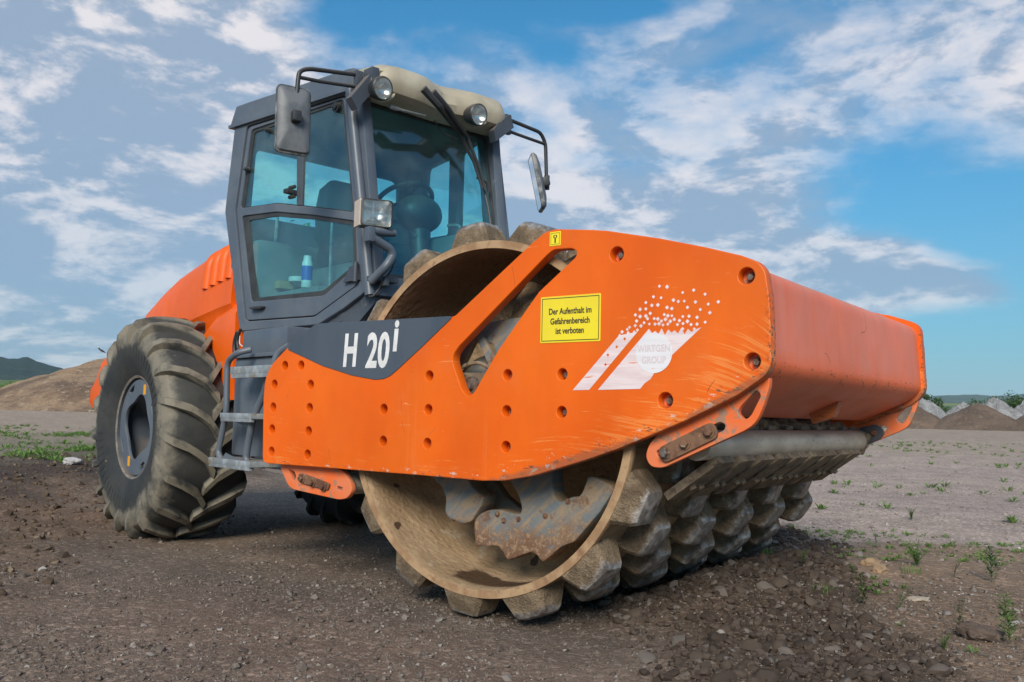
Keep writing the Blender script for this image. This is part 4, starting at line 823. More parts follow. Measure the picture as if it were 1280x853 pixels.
tn.rings([[HP.w(-hw*1.0+dx_, b*.93, zo) for dx_, b, zo in ((-.004, hh_, .004), (-.004, -hh_, .004), (-.012, -hh_, -.085), (-.012, hh_, -.085))], [HP.w(-hw*1.0+dx_, b*.93, zo) for dx_, b, zo in ((.006, hh_, .006), (.006, -hh_, .006), (.006, -hh_, -.09), (.006, hh_, -.09))]]); tn.done('indicator_lamp', M_LENSSIDE, lamp_arm)
MB().box(A_(477, 350, .19), (.10, .16, .03), rotR, .004).box(A_(482, 352, .24), (.03, .03, .05), rotR, .004).done('lamp_mount', M_GREYD, lamp_arm)
# ---- inside the cab
it = MB(); rbox(it, -.98, -.42, -.30, .30, 1.42, 1.80, .06); rbox(it, -.98, -.42, -.53, -.30, 1.42, 1.615, .02); rbox(it, -1.18, -.95, -.66, .66, 1.42, 1.95, .04); rbox(it, -.45, -.02, .22, .44, 1.42, 2.0, .05); it.done('cab_console', M_INTER, cabf)
se = MB(); rg = []
for z, x, w, d in ((1.80, -.62, .26, .30), (1.86, -.62, .27, .32), (1.93, -.63, .26, .30)): rg.append([rl(x+a, b, z) for a, b in fillet([(-d, -w), (d, -w), (d, w), (-d, w)], .08, 4)])
se.rings(rg); rg = []
for z, w, d in ((1.9, .20, .05), (2.0, .25, .07), (2.2, .25, .07), (2.35, .22, .06), (2.42, .15, .04)): rg.append([rl(-.90+a-.10*(z-1.9), b, z) for a, b in fillet([(-d, -w), (d, -w), (d, w), (-d, w)], .05, 4)])
se.rings(rg); se.done('driver_seat', M_SEAT, cabf, 60)
# rounded instrument pod seen through the windscreen
dm = MB(); c = pxr(524, 268, -.30); rg = []
for i in range(1, 10):
    a = math.pi*i/10; rg.append([c+FW*(math.cos(t)*.12*math.sin(a))+LT*(math.sin(t)*.165*math.sin(a))+V((0, 0, .125*math.cos(a))) for t in [2*math.pi*k/28 for k in range(28)]])
dm.rings(rg); dm.tube([c-V((0, 0, .08)), c-V((0, 0, .25))+FW*.02, rl(-.15, .02, 1.42)], [.07, .06, .09], 16); dm.done('instrument_pod', M_BLACK, cabf, 80)
sw = MB(); cs = pxr(505, 250, -.42)+V((0, 0, -.02)); dn_ = (V((0, 0, .86))-FW*.5).normalized(); a1 = dn_.cross(LT).normalized()
pts = [cs+LT*(math.cos(t)*.19)+a1*(math.sin(t)*.19) for t in [2*math.pi*k/40 for k in range(41)]]; sw.tube(pts, .016, 10)
for t in (.5, 2.6, 4.7): sw.tube([cs, cs+LT*(math.cos(t)*.19)+a1*(math.sin(t)*.19)], .011, 8)
sw.tube([cs, cs-dn_*.3], .03, 10); sw.cyl(cs+LT*.14+dn_*.01, cs+LT*.14+dn_*.07, .022, 12); sw.done('steering_wheel', M_BLACK, cabf)
gr = MB(); gr.tube(smoothpath([pxl(339, 372, -.42), pxl(342, 330, -.42), pxl(347, 268, -.42)], .05), .012, 8); gr.tube([pxl(412, 362, -.35), pxl(414, 300, -.35), pxl(416, 262, -.35)], .009, 8); gr.tube(smoothpath([rl(-.3, .50, 1.9), rl(-.3, .46, 2.12), rl(-.38, .42, 2.12)], .03), .012, 8); gr.done('grab_rail', M_STEP, cabf)
sw2 = MB(); q = pxl(399, 283, .05)   # small wheel and first-aid panel on the console
FP_ = Pl(pxl(383, 283, -.12), FW, (0, 0, 1)); cs3 = pxl(399, 284, .1)
sw2.box(rl(-.82, .35, 1.88), (.66, .05, .92), rotR, .03); sw2.done('side_console', M_INTER, cabf)
FA = Pl(rl(-.62, .32, 1.85), FW, (0, 0, 1)); x, y = FA.p(383.5, 287); cr_ = .05
panel('first_aid_sign', FA, [(x-cr_, y-cr_), (x+cr_, y-cr_), (x+cr_, y+cr_), (x-cr_, y+cr_)], [], .004, mix_mat('first_aid_green', (.02, .25, .12), (.02, .22, .11)), cabf, .0005, off=.006)
panel('first_aid_cross', FA, [(x-.012, y-.036), (x+.012, y-.036), (x+.012, y-.012), (x+.036, y-.012), (x+.036, y+.012), (x+.012, y+.012), (x+.012, y+.036), (x-.012, y+.036), (x-.012, y+.012), (x-.036, y+.012), (x-.036, y-.012), (x-.012, y-.012)], [], .004, M_PWHITE, cabf, .0005, off=.0105)
vt = MB()
for k in range(9): x_, y_ = FA.p(366, 272+k*4.3); vt.box(FA.w(x_, y_, .006), (.05, .008, .012), FA.mat().to_3x3(), .002)
vt.done('vent_grille', M_BLACK, cabf)
# loose things on the cab floor
def onfloor(u, v): return pxl(u, v, -.48)
bt = MB(); c = onfloor(383, 360); c.z = max(c.z, 1.42)
can = tag(MB().rings(lathe([(.030, .0), (.033, .005), (.033, .155), (.026, .17), (.024, .20)], c, (0, 0, 1), 24)).done('spray_can', M_PWHITE), 'white spray can with a blue label standing inside the lower door window', 'can')
MB().rings(lathe([(.0334, .045), (.0336, .05), (.0336, .13), (.0334, .135)], c, (0, 0, 1), 24), True, False, False).done('label_band', M_BLUE, can)
c = onfloor(350, 357); bx = MB(); bx.box(V((c.x, c.y, c.z-.005)), (.17, .10, .05), rotR, .003); bx.box(V((c.x, c.y, c.z+.022)), (.172, .02, .002), rotR)
tag(bx.done('cardboard_box', M_CARD), 'small brown cardboard box on the cab floor behind the lower door window', 'box')
c = onfloor(362, 353); tag(MB().rings(lathe([(.03, 0), (.052, .01), (.055, .035), (.045, .042), (.01, .045)], V((c.x, c.y+.06, c.z)), (0, 0, 1), 24)).done('plastic_tub', M_PWHITE), 'low white plastic tub beside the cardboard box in the cab', 'tub')

# ================================================================== GROUND
def inpoly(X, Y, poly):                      # signed distance (negative inside)
    d = np.full(X.shape, 1e9); ins = np.zeros(X.shape, bool); n = len(poly)
    for i in range(n):
        (x1, y1), (x2, y2) = poly[i], poly[(i+1) % n]; ex, ey = x2-x1, y2-y1
        t = np.clip(((X-x1)*ex+(Y-y1)*ey)/(ex*ex+ey*ey+1e-9), 0, 1); d = np.minimum(d, np.hypot(X-x1-t*ex, Y-y1-t*ey))
        c = ((y1 > Y) != (y2 > Y)); 
        with np.errstate(divide='ignore', invalid='ignore'): xi = (x2-x1)*(Y-y1)/(y2-y1+1e-12)+x1
        ins ^= c & (X < xi)
    return np.where(ins, -d, d)
def gpoly(*px): return [tuple(gp(u, v)[:2]) for u, v in px]
ZR_PALE = gpoly((840, 552), (1285, 553), (1500, 560), (1500, 730), (1290, 712), (1180, 700), (1080, 690), (990, 680), (930, 690), (860, 650))
ZR_BROWN = gpoly((960, 680), (1120, 680), (1290, 690), (1500, 720), (1500, 1000), (1190, 880), (1120, 830), (1060, 770), (1000, 720))
ZR_CLOD = gpoly((700, 745), (860, 690), (960, 655), (1010, 672), (1030, 710), (1080, 765), (1150, 830), (1250, 900), (900, 900), (860, 800), (760, 780))
ZL_SOIL = gpoly((-300, 600), (0, 590), (130, 590), (150, 640), (230, 655), (130, 672), (60, 700), (0, 745), (-300, 900))
ZL_BERM = gpoly((-200, 600), (20, 585), (60, 572), (150, 572), (300, 590), (330, 600), (160, 625), (60, 618), (-40, 640))
ZL_GRASS = gpoly((-300, 545), (0, 540), (130, 545), (140, 575), (0, 600), (-300, 620))
def sm(d, w): return np.clip(.5-d/(2*w), 0, 1)**1.0
CX, CY = CAMPOS.x, CAMPOS.y
DRUMC = (.0, 1.07)
def ground_h(X, Y, fine=True):
    r = np.hypot(X-CX, Y-CY); h = .0042*np.clip(r-16, 0, 140)
    # slight fall towards the rear axle
    h = h-.035*np.clip(1-np.hypot(X+3.3, Y-1.2)/2.6, 0, 1)
    w = fbm(X*.9, Y*.9, 4)
    h = h+sm(inpoly(X, Y, ZL_SOIL)+w*.2, .35)*.05+sm(inpoly(X, Y, ZL_BERM)+w*.3, .55)*.17
    h = h+sm(inpoly(X, Y, ZR_CLOD)+.22+w*.12, .30)*.055+sm(inpoly(X, Y, ZR_BROWN)+w*.15, .3)*.02
    # soil heaved up along the far half of the drum
    t = np.exp(-((X-.62)/.24)**2)*np.clip((Y-.45)/.5, 0, 1)*np.clip((2.6-Y)/.4, 0, 1); h = h+.085*t
    h = h-.03*np.exp(-((X-.0)/.42)**2)*np.clip(1-np.abs(Y-1.1)/1.2, 0, 1)
    rough = .010+.022*sm(inpoly(X, Y, ZL_SOIL), .3)+.03*sm(inpoly(X, Y, ZR_CLOD), .2)+.02*sm(inpoly(X, Y, ZL_BERM), .3)
    h = h+fbm(X*2.3+5, Y*2.3, 5, .55)*rough*1.3
    # wheel and drum tracks of earlier passes, running along the haul road
    tr = np.sin((Y*.98-X*.17)*5.2+fbm(X*.5, Y*.5, 2)*.8)*.010*np.clip(1-r/14, 0, 1); h = h+tr
    if fine:
        nr = np.clip(1-r/9, 0, 1); h = h+fbm(X*11, Y*11, 4, .6)*.010*nr+np.maximum(0, fbm(X*30+9, Y*30, 3, .6)-.1)*.012*nr*(1+2*sm(inpoly(X, Y, ZR_CLOD), .2))
    return h
def ground_col(X, Y):
    r = np.hypot(X-CX, Y-CY); w = fbm(X*1.6+3, Y*1.6, 5, .6); w2 = fbm(X*5, Y*5+7, 4, .6); w3 = fbm(X*.35+7, Y*.35, 4)
    c = np.zeros(X.shape+(3,)); c[:] = (.200, .150, .114)
    def lay(m, col): nonlocal c; m = np.clip(m, 0, 1)[..., None]; c = c*(1-m)+np.array(col)*m
    lay(.75*sm(-w*1.2-.1, .4), (.19, .143, .105))                     # browner patches of the haul road
    lay(.75*np.clip(np.sin((Y*.98-X*.17)*2.9+1+w3*.8)*1.3-.1+w*.6, 0, 1)*np.clip(1-r/14, 0, 1), (.13, .10, .08))
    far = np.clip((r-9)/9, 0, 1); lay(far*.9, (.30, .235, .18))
    lay(sm(inpoly(X, Y, ZR_PALE)+w*.35, .35), (.385, .30, .245)); 
    lay(sm(inpoly(X, Y, ZR_PALE)+w*.35, .35)*np.clip(w3*1.6+.2, 0, .7), (.34, .265, .225))
    lay(sm(inpoly(X, Y, ZR_BROWN)+w*.3, .25)*.9, (.25, .172, .115))
    lay(sm(inpoly(X, Y, ZR_CLOD)+w*.2, .2), (.11, .078, .056))
    lay(sm(inpoly(X, Y, ZL_SOIL)+w*.5, .35), (.155, .105, .070)); lay(sm(inpoly(X, Y, ZL_SOIL)+w*.5, .35)*np.clip(w2*1.5, 0, .7), (.20, .14, .095))
    lay(sm(inpoly(X, Y, ZL_BERM)+w*.5, .4)*.95, (.062, .044, .034))
    lay(sm(inpoly(X, Y, ZL_GRASS)+w*1.2, .8)*.7, (.20, .17, .115))
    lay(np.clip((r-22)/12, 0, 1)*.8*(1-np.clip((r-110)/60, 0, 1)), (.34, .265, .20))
    c *= (1+.18*w2+.10*w)[..., None]
    lay(np.clip((r-170)/60, 0, 1), (.16, .19, .07))
    return np.clip(c, .01, 1)
view_az = math.atan2(RC[2].y, RC[2].x)
az = np.concatenate([view_az+RAD(46)+np.linspace(0, 2*math.pi-RAD(92), 60, endpoint=False), view_az-RAD(46)+np.linspace(0, RAD(92), 500, endpoint=False)])
rad = [.25]
while rad[-1] < 5000: rad.append(rad[-1]*(1.013 if 1.2 < rad[-1] < 14 else (1.05 if rad[-1] < 200 else 1.2)))
rad = np.array(rad); A_, R_ = np.meshgrid(az, rad); X = CX+R_*np.cos(A_); Y = CY+R_*np.sin(A_)
Z = ground_h(X, Y); n_r, n_a = X.shape
vs = np.stack([X, Y, Z], -1).reshape(-1, 3); idx = np.arange(n_r*n_a).reshape(n_r, n_a)
fa = np.stack([idx[:-1], np.roll(idx, -1, 1)[:-1], np.roll(idx, -1, 1)[1:], idx[1:]], -1).reshape(-1, 4)
gme = bpy.data.meshes.new('ground'); vs2 = np.vstack([vs, [[CX, CY, 0]]]); cen = len(vs)
fl = fa.tolist()+[[cen, int(idx[0, (k+1) % n_a]), int(idx[0, k])] for k in range(n_a)]
gme.from_pydata(vs2.tolist(), [], fl); gme.update(); setcol(gme, np.vstack([ground_col(X, Y).reshape(-1, 3), [[.12, .1, .09]]]))
bmn = bmesh.new(); bmn.from_mesh(gme); bmesh.ops.recalc_face_normals(bmn, faces=bmn.faces[:]); 
if bmn.faces[0].normal.z < 0: bmesh.ops.reverse_faces(bmn, faces=bmn.faces[:])
bmn.to_mesh(gme); bmn.free()
tag(finish('ground', gme, M_SOIL, None, 180), kind='structure')
def gz(x, y): return float(ground_h(np.array([[x]]), np.array([[y]]))[0, 0])
def on_ground(u, v):
    p = gp(u, v, 0)
    for _ in range(4): p = gp(u, v, gz(p.x, p.y))
    return p

# ---- stones and clods: nobody could count them
def ico(sub):
    b = bmesh.new(); bmesh.ops.create_icosphere(b, subdivisions=sub, radius=1); v = np.array([q.co[:] for q in b.verts]); f = np.array([[q.index for q in t.verts] for t in b.faces]); b.free(); return v, f
def stones(name, pts, sizes, mat, label, cat, sub=1, sink=.25, group=None):
    v0, f0 = ico(sub); n = len(pts); nv = len(v0)
    ang = rng.random(n)*6.283; sc = sizes[:, None]*np.stack([rng.uniform(.8, 1.35, n), rng.uniform(.7, 1.1, n), rng.uniform(.55, .9, n)], 1)
    V_ = np.repeat(v0[None], n, 0)*(1+rng.uniform(-.08, .08, (n, nv, 1)))
    for _ in range(7):
        nn = rng.normal(size=(n, 3)); nn /= np.linalg.norm(nn, axis=1)[:, None]; dd = rng.uniform(.45, .85, n)
        ex = np.maximum(0, (V_*nn[:, None]).sum(-1)-dd[:, None]); V_ = V_-ex[..., None]*nn[:, None]
    V_ = V_*1.25*sc[:, None, :]
    tl_ = rng.uniform(-.5, .5, n); c_, s_ = np.cos(tl_), np.sin(tl_); x_, z_ = V_[..., 0]*c_[:, None]-V_[..., 2]*s_[:, None], V_[..., 0]*s_[:, None]+V_[..., 2]*c_[:, None]
    c, s2 = np.cos(ang)[:, None], np.sin(ang)[:, None]; Xx = x_*c-V_[..., 1]*s2; Yy = x_*s2+V_[..., 1]*c
    Zz = z_+ground_h(pts[:, 0][None], pts[:, 1][None])[0][:, None]+(sizes*(.55-sink))[:, None]
    W_ = np.stack([Xx+pts[:, 0][:, None], Yy+pts[:, 1][:, None], Zz], -1).reshape(-1, 3); F = (f0[None]+(np.arange(n)*nv)[:, None, None]).reshape(-1, 3)
    me = bpy.data.meshes.new(name); me.from_pydata(W_.tolist(), [], F.tolist()); me.update(); o = finish(name, me, mat, None, 35)
    return tag(o, label, cat, group, 'stuff')
def stone_mat(name, c1, c2, c3):
    m, g = newmat(name); p = pos(g); ri = g.n('ShaderNodeNewGeometry').outputs['Random Per Island']
    col = g.mix(g.step(ri, .1, .75), c1, c2); col = g.mix(g.step(ri, .86, .94), col, c3); col = g.mix(g.m('MULTIPLY', g.noise(p, 90, 4, .7), .5), col, g.mix(1., col, (.6, .58, .56), 'MULTIPLY'))
    out(g, g.n('ShaderNodeBsdfPrincipled', {'Base Color': col, 'Roughness': .9, 'Specular IOR Level': .25, 'Normal': bump(g, g.noise(p, 140, 5, .7), .5, .006)}).outputs[0]); return m
MS_GR = stone_mat('gravel_stones', (.11, .088, .072), (.20, .168, .142), (.36, .33, .30)); MS_CL = stone_mat('soil_clods', (.055, .040, .031), (.098, .073, .056), (.16, .135, .115))
MS_PALE = stone_mat('pale_pebbles', (.20, .165, .15), (.30, .26, .235), (.50, .47, .44))
def scatter(n, u0, u1, v0, v1, dens=None, lo=1.0, hi=30.):
    """random ground points inside the patch of land seen in that direction, uniform over the land"""
    P_ = []
    c4 = [gp(u, v) for u, v in ((u0, v0), (u1, v0), (u1, v1), (u0, v1))]; xs = [q.x for q in c4]; ys = [q.y for q in c4]
    poly = [(q.x, q.y) for q in c4]
    while len(P_) < n:
        x = rng.uniform(min(xs), max(xs), 4000); y = rng.uniform(min(ys), max(ys), 4000); r = np.hypot(x-CX, y-CY)
        k = (inpoly(x[None], y[None], poly)[0] < 0) & (r < hi) & (r > lo)
        if dens is not None: k &= rng.random(4000) < dens(x, y)
        P_ += list(zip(x[k], y[k]))
    return np.array(P_[:n])
def dz(poly, w, thr=0): return lambda x, y: np.clip(sm(inpoly(x[None], y[None], poly)[0]+fbm(x*2, y*2, 3)*.25, w), 0, 1)
q = scatter(11000, -150, 1450, 600, 1100, lambda x, y: (1-.8*sm(inpoly(x[None], y[None], ZL_SOIL)[0], .2))*np.clip(.45+fbm(x*1.3, y*1.3, 3)*1.6, .05, 1)*np.clip(1.6-np.hypot(x-CX, y-CY)/5, .12, 1), .9, 8)
stones('fine_grit', scatter(26000, -150, 1450, 620, 1050, lambda x, y: np.clip(2.2-np.hypot(x-CX, y-CY)/2.6, .05, 1), .9, 6), rng.lognormal(math.log(.0026), .35, 26000), MS_GR, 'fine grit covering the haul road in the foreground', 'grit')
stones('gravel', q, rng.lognormal(math.log(.0052), .45, len(q)), MS_GR, 'small grey gravel strewn over the haul road in the foreground', 'gravel')
q = scatter(7000, 640, 1300, 640, 1150, dz(ZR_CLOD, .12), .9, 9)
stones('soil_clods', q, np.clip(rng.lognormal(math.log(.0095), .5, len(q)), .004, .034), MS_CL, 'dark crumbly clods of soil pushed up beside the drum', 'soil clods', 2, .3)
q = scatter(1500, -100, 330, 560, 760, lambda x, y: np.clip(sm(inpoly(x[None], y[None], ZL_SOIL)[0], .3)+sm(inpoly(x[None], y[None], ZL_BERM)[0], .3), 0, 1), 2, 14)
stones('soil_crumbs', q, rng.lognormal(math.log(.014), .5, len(q)), stone_mat('brown_crumbs', (.085, .06, .042), (.15, .105, .072), (.22, .17, .12)), 'brown crumbs of soil on the low bank left of the tyre', 'soil crumbs', 1, .35)
q = scatter(2600, 850, 1500, 556, 800, lambda x, y: np.clip(sm(inpoly(x[None], y[None], ZR_PALE+[])[0], .5)+sm(inpoly(x[None], y[None], ZR_BROWN)[0], .5), 0, 1)*np.clip(1.3-np.hypot(x-CX, y-CY)/16, .1, 1), 2, 30)
stones('pebbles', q, np.clip(rng.lognormal(math.log(.0085), .4, len(q)), .003, .02), MS_PALE, 'pale pebbles scattered on the open ground at right', 'pebbles')
def rock(u, v, w, h, mat, label, cat='rock', seed=1, flat=False):
    p = on_ground(u, v); b = bmesh.new(); bmesh.ops.create_icosphere(b, subdivisions=4, radius=1); r_ = random.Random(seed); off = V((r_.random()*9,)*3)
    for q in b.verts:
        c = q.co.copy(); k = 1+noise.fractal(c*1.1+off, .8, 2, 4)*.32+noise.cell(c*2.3+off)*.05; c = c*k
        c = RC[0]*c.x*w+V((RC[2].x, RC[2].y, 0))*c.y*w*.7+V((0, 0, 1))*c.z*h
        if flat: c.z += (-RC[0].dot(c)/w)*h*.42
        q.co = c+V((0, 0, h*.55))
    me = bpy.data.meshes.new('rock'); b.to_mesh(me); b.free(); o = finish('rock', me, mat, None, 28); o.location = p; return tag(o, label, cat)
M_ROCKD = mix_mat('dark_rock', (.075, .052, .042), (.11, .078, .06), 12, .9, 0, .7, 60, .008, c3=(.16, .12, .095), sc3=22, lo3=.55, hi3=.7)
M_ROCKT = mix_mat('tan_rock', (.33, .22, .13), (.24, .17, .11), 12, .9, 0, .5, 60, .006)
rock(1227, 800, .085, .040, M_ROCKD, 'large dark brown wedge of rock lying right of the clods', seed=4, flat=True)
rock(1088, 707, .055, .026, M_ROCKT, 'larger tan stone beside the bushy weed', seed=5)
rock(1100, 716, .042, .030, M_ROCKT, 'smaller rounded tan stone in front of its flat neighbour', seed=6)
rock(1148, 751, .05, .012, mix_mat('pale_stone', (.42, .36, .28), (.35, .3, .24), 9, .9), 'flat pale stone lying among the weeds', seed=8)
rock(360//4, 580, .10, .045, mix_mat('white_lump', (.48, .46, .45), (.36, .34, .33), 9, .8), 'white lump of stone on the dark bank left of the tyre', seed=9)
rock(112, 592, .0, .0, M_ROCKT, 'x', seed=3) if False else None
# ================================================================== PLANTS
def plant(kind, u, v, hpx, label, seed, mat=None, spread=1.):
    r_ = random.Random(seed); p = on_ground(u, v); dist = (p-CAMPOS).dot(RC[2]); H = hpx/FPX*dist; b = MB(); s_ = MB(); pet = None
    def leaf(a, d, L_, w, up=.3):
        d = V(d).normalized(); sd = d.cross(V((0, 0, 1)));
        if sd.length < .01: sd = V((1, 0, 0))
        sd.normalize(); m1 = a+d*L_*.5+V((0, 0, L_*up*.35)); e = a+d*L_+V((0, 0, -L_*up*.15))
        b.quad(a, m1+sd*w/2, e, m1-sd*w/2)
    if kind in ('feather', 'bush', 'thin'):
        ns = {'feather': 1, 'bush': 7, 'thin': 2}[kind]
        for k in range(ns):
            lean = V((r_.uniform(-1, 1), r_.uniform(-1, 1), 0))*H*(.10 if ns == 1 else .42)*spread; hh = H*(1 if ns == 1 else r_.uniform(.55, 1)); st = [lean*(t*t)+V((0, 0, hh*t)) for t in np.linspace(0, 1, 9)]
            s_.tube(st, [max(.0012, H*.012*(1-t*.7)) for t in np.linspace(0, 1, 9)], 5); nl = {'feather': 95, 'bush': 60, 'thin': 34}[kind]
            for i in range(nl):
                t = .10+.9*i/nl; j = min(7, int(t*8)); a = st[j].lerp(st[j+1], t*8-j); an = i*2.4+r_.random()
                d = V((math.cos(an), math.sin(an), r_.uniform(.1, .7))); L_ = H*{'feather': .26, 'bush': .20, 'thin': .17}[kind]*(1.0-.55*abs(t-.35))*r_.uniform(.5, 1.25); leaf(a, d, L_, L_*.20)
                if kind == 'feather': leaf(a+d.normalized()*L_*.5, d+V((r_.uniform(-.8, .8), r_.uniform(-.8, .8), .2)), L_*.5, L_*.26)
    elif kind == 'grass':
        for i in range(60):
            an = r_.random()*6.28; rr2 = H*.6*spread*math.sqrt(r_.random()); a = V((math.cos(an)*rr2, math.sin(an)*rr2, 0)); d = V((math.cos(an)*r_.uniform(.1, .9), math.sin(an)*r_.uniform(.1, .9), 1.2)).normalized(); L_ = H*r_.uniform(.5, 1.1); sd = V((-d.y, d.x, 0)).normalized()*H*.025
            e = a+d*L_; b.quad(a-sd, a+sd, a.lerp(e, .6)+sd*.8, e)
    elif kind == 'rosette':
        for i in range(46):
            an = r_.random()*6.28; up = r_.uniform(.15, 1.3); d = V((math.cos(an), math.sin(an), up)); leaf(V((math.cos(an)*H*.1, math.sin(an)*H*.1, H*.05*r_.random())), d, H*r_.uniform(.6, 1.1)*spread, H*.17)
    o = b.done('weed' if kind != 'grass' else 'grass_tuft', mat or M_WEED, None, 80, False)
    if kind in ('feather', 'bush', 'thin'):
        st_o = s_.done('stem', M_WEED2, None, 60); st_o.parent = o
    o.location = p-V((0, 0, .004)); tag(o, label, 'weed' if kind != 'grass' else 'grass tuft'); return o
plant('feather', 1240, 728, 44, 'tall feathery dark green weed standing right of the bushy one', 1, leafmat('dark_weed_green', (.05, .12, .04), (.09, .18, .06)))
plant('bush', 1146, 708, 36, 'bushy spreading weed with a grass tuft at its foot', 2)
plant('grass', 1138, 716, 14, 'low bright grass tuft at the foot of the bushy weed', 3, spread=1.8)
plant('feather', 1079, 757, 40, 'upright feathery weed just right of the soil clods', 4, M_WEED2)
plant('thin', 1124, 763, 38, 'sparse two-stemmed weed behind the dark clods', 5, spread=1.6)
w_ = plant('thin', 1199, 794, 60, 'thin stalked weed with small white flowers left of the dark rock', 6, M_WEED2, .4)
plant('feather', 1262, 806, 62, 'leaning feathery weed growing right of the dark rock', 7, M_WEED, 2)
plant('bush', 1180, 812, 22, 'low clump of green weed left of the dark rock', 8)
plant('bush', 1139, 650, 18, 'small bright weed alone on the pale ground', 9); plant('rosette', 1266, 654, 10, 'flat dark weed at the right edge of the pale ground', 10, spread=1.6)
plant('grass', 957, 694, 16, 'grass tuft right behind the far end of the drum', 11); plant('bush', 1004, 702, 17, 'small weed between the drum and the tan stones', 12)
plant('grass', 1030, 742, 16, 'pale grass tuft growing on the edge of the clods', 13, spread=1.6); plant('thin', 1095, 680, 26, 'wispy pale stalk weed on the open ground', 14, M_WEED2); plant('thin', 1193, 722, 24, 'short spindly weed left of the tall feathery one', 15, M_WEED2)
plant('bush', 1065, 716, 14, 'low weed left of the tan stones', 16); plant('rosette', 1043, 617, 6, 'flat leafy weed far out on the pale ground nearest the beam', 17, spread=1.8); plant('rosette', 1078, 632, 6, 'tiny leafy weed right of the flat leafy one', 18)
fl_ = MB(); rf_ = random.Random(3)
for (u, v) in ((1194, 740), (1199, 744), (1204, 743), (1215, 744)):
    p = on_ground(u, v+40); c = hit(u, v, p, V((RC[2].x, RC[2].y, 0)).normalized())
    for k in range(6): a = k*1.047; fl_.quad(c, c+V((math.cos(a), math.sin(a), .3))*.006, c+V((math.cos(a+.5), math.sin(a+.5), .35))*.007, c+V((math.cos(a+1), math.sin(a+1), .3))*.006)
fo = fl_.done('flower', M_PWHITE, None, 80, False); fo.parent = w_; fo.matrix_parent_inverse = Matrix.Translation(-w_.location)
def patch(name, n, u0, u1, v0, v1, dens, hlo, hhi, mat, label, lo, hi):
    q = scatter(n, u0, u1, v0, v1, dens, lo, hi); zs = ground_h(q[:, 0][None], q[:, 1][None])[0]; vs_, fs_ = [], []
    for (x, y), z in zip(q, zs):
        h = random.uniform(hlo, hhi)
        for k in range(random.randint(10, 18)):
            an = random.random()*6.28; up = random.uniform(.3, 1.6); d = V((math.cos(an), math.sin(an), up)).normalized(); a = V((x, y, z))+V((math.cos(an), math.sin(an), 0))*h*.25*random.random(); L_ = h*random.uniform(.5, 1.1); sd = V((-d.y, d.x, 0)).normalized()*h*random.uniform(.05, .13); i = len(vs_)
            mdl = a+d*L_*.55; vs_ += [tuple(a), tuple(mdl+sd), tuple(a+d*L_+V((0, 0, -L_*.1))), tuple(mdl-sd)]; fs_.append((i, i+1, i+2, i+3))
    tag(from_np(name, vs_, fs_, mat, None, False), label, 'weeds', None, 'stuff')
patch('weed_patch', 900, -260, 140, 536, 606, lambda x, y: np.clip(fbm(x*.55, y*.55, 3)*3.2+.35, 0.02, 1), .05, .17, M_WEED, 'green weeds growing thickly behind the dark soil bank at left', 5, 40)
patch('sparse_weeds', 240, 1020, 1500, 556, 640, lambda x, y: np.clip(fbm(x*.5+3, y*.5, 3)*3.5-.1, 0.02, 1), .05, .14, M_WEED, 'sparse small weeds dotted over the far pale ground', 5, 45)
patch('low_weeds', 300, 900, 1420, 630, 850, lambda x, y: np.clip(fbm(x*1.2+3, y*1.2, 3)*3, 0.02, 1)*(inpoly(x[None], y[None], ZR_CLOD)[0] > .05), 0.015, .05, M_WEED, 'tiny weed sprouts in the brown soil at right', 1.5, 8)

# ================================================================== HEAPS, HILLS, TREES
def hdir(u): d = ray(u, 515); return V((d.x, d.y, 0)).normalized()
def hy(u): return 523.6+.0218*(u-640)
def heapmat(name, a, b_, c_, sc=.5, bd=.25, rub=False):
    m, g = newmat(name); p = pos(g)
    col = g.mix(g.step(g.noise(g.scale(p, (1, 1, .45)), sc, 7, .65), .38, .62), a, b_); col = g.mix(g.step(g.noise(p, sc*7, 6, .7), .55, .68), col, c_)
    h = g.m('ADD', g.noise(p, sc*9, 8, .72), g.m('MULTIPLY', g.n('ShaderNodeTexVoronoi', {'Vector': p, 'Scale': sc*6}).outputs[0], .8 if rub else .2))
    out(g, g.n('ShaderNodeBsdfPrincipled', {'Base Color': col, 'Roughness': .95, 'Normal': bump(g, h, .8, bd)}).outputs[0]); return m
H_TAN = heapmat('tan_spoil', (.42, .28, .165), (.19, .12, .075), (.55, .41, .28), .16, .9); H_BR = heapmat('brown_spoil', (.24, .165, .11), (.16, .11, .075), (.33, .24, .17), .3, .7)
H_WH = heapmat('broken_concrete', (.52, .51, .49), (.36, .35, .34), (.20, .19, .18), .8, .7, True)
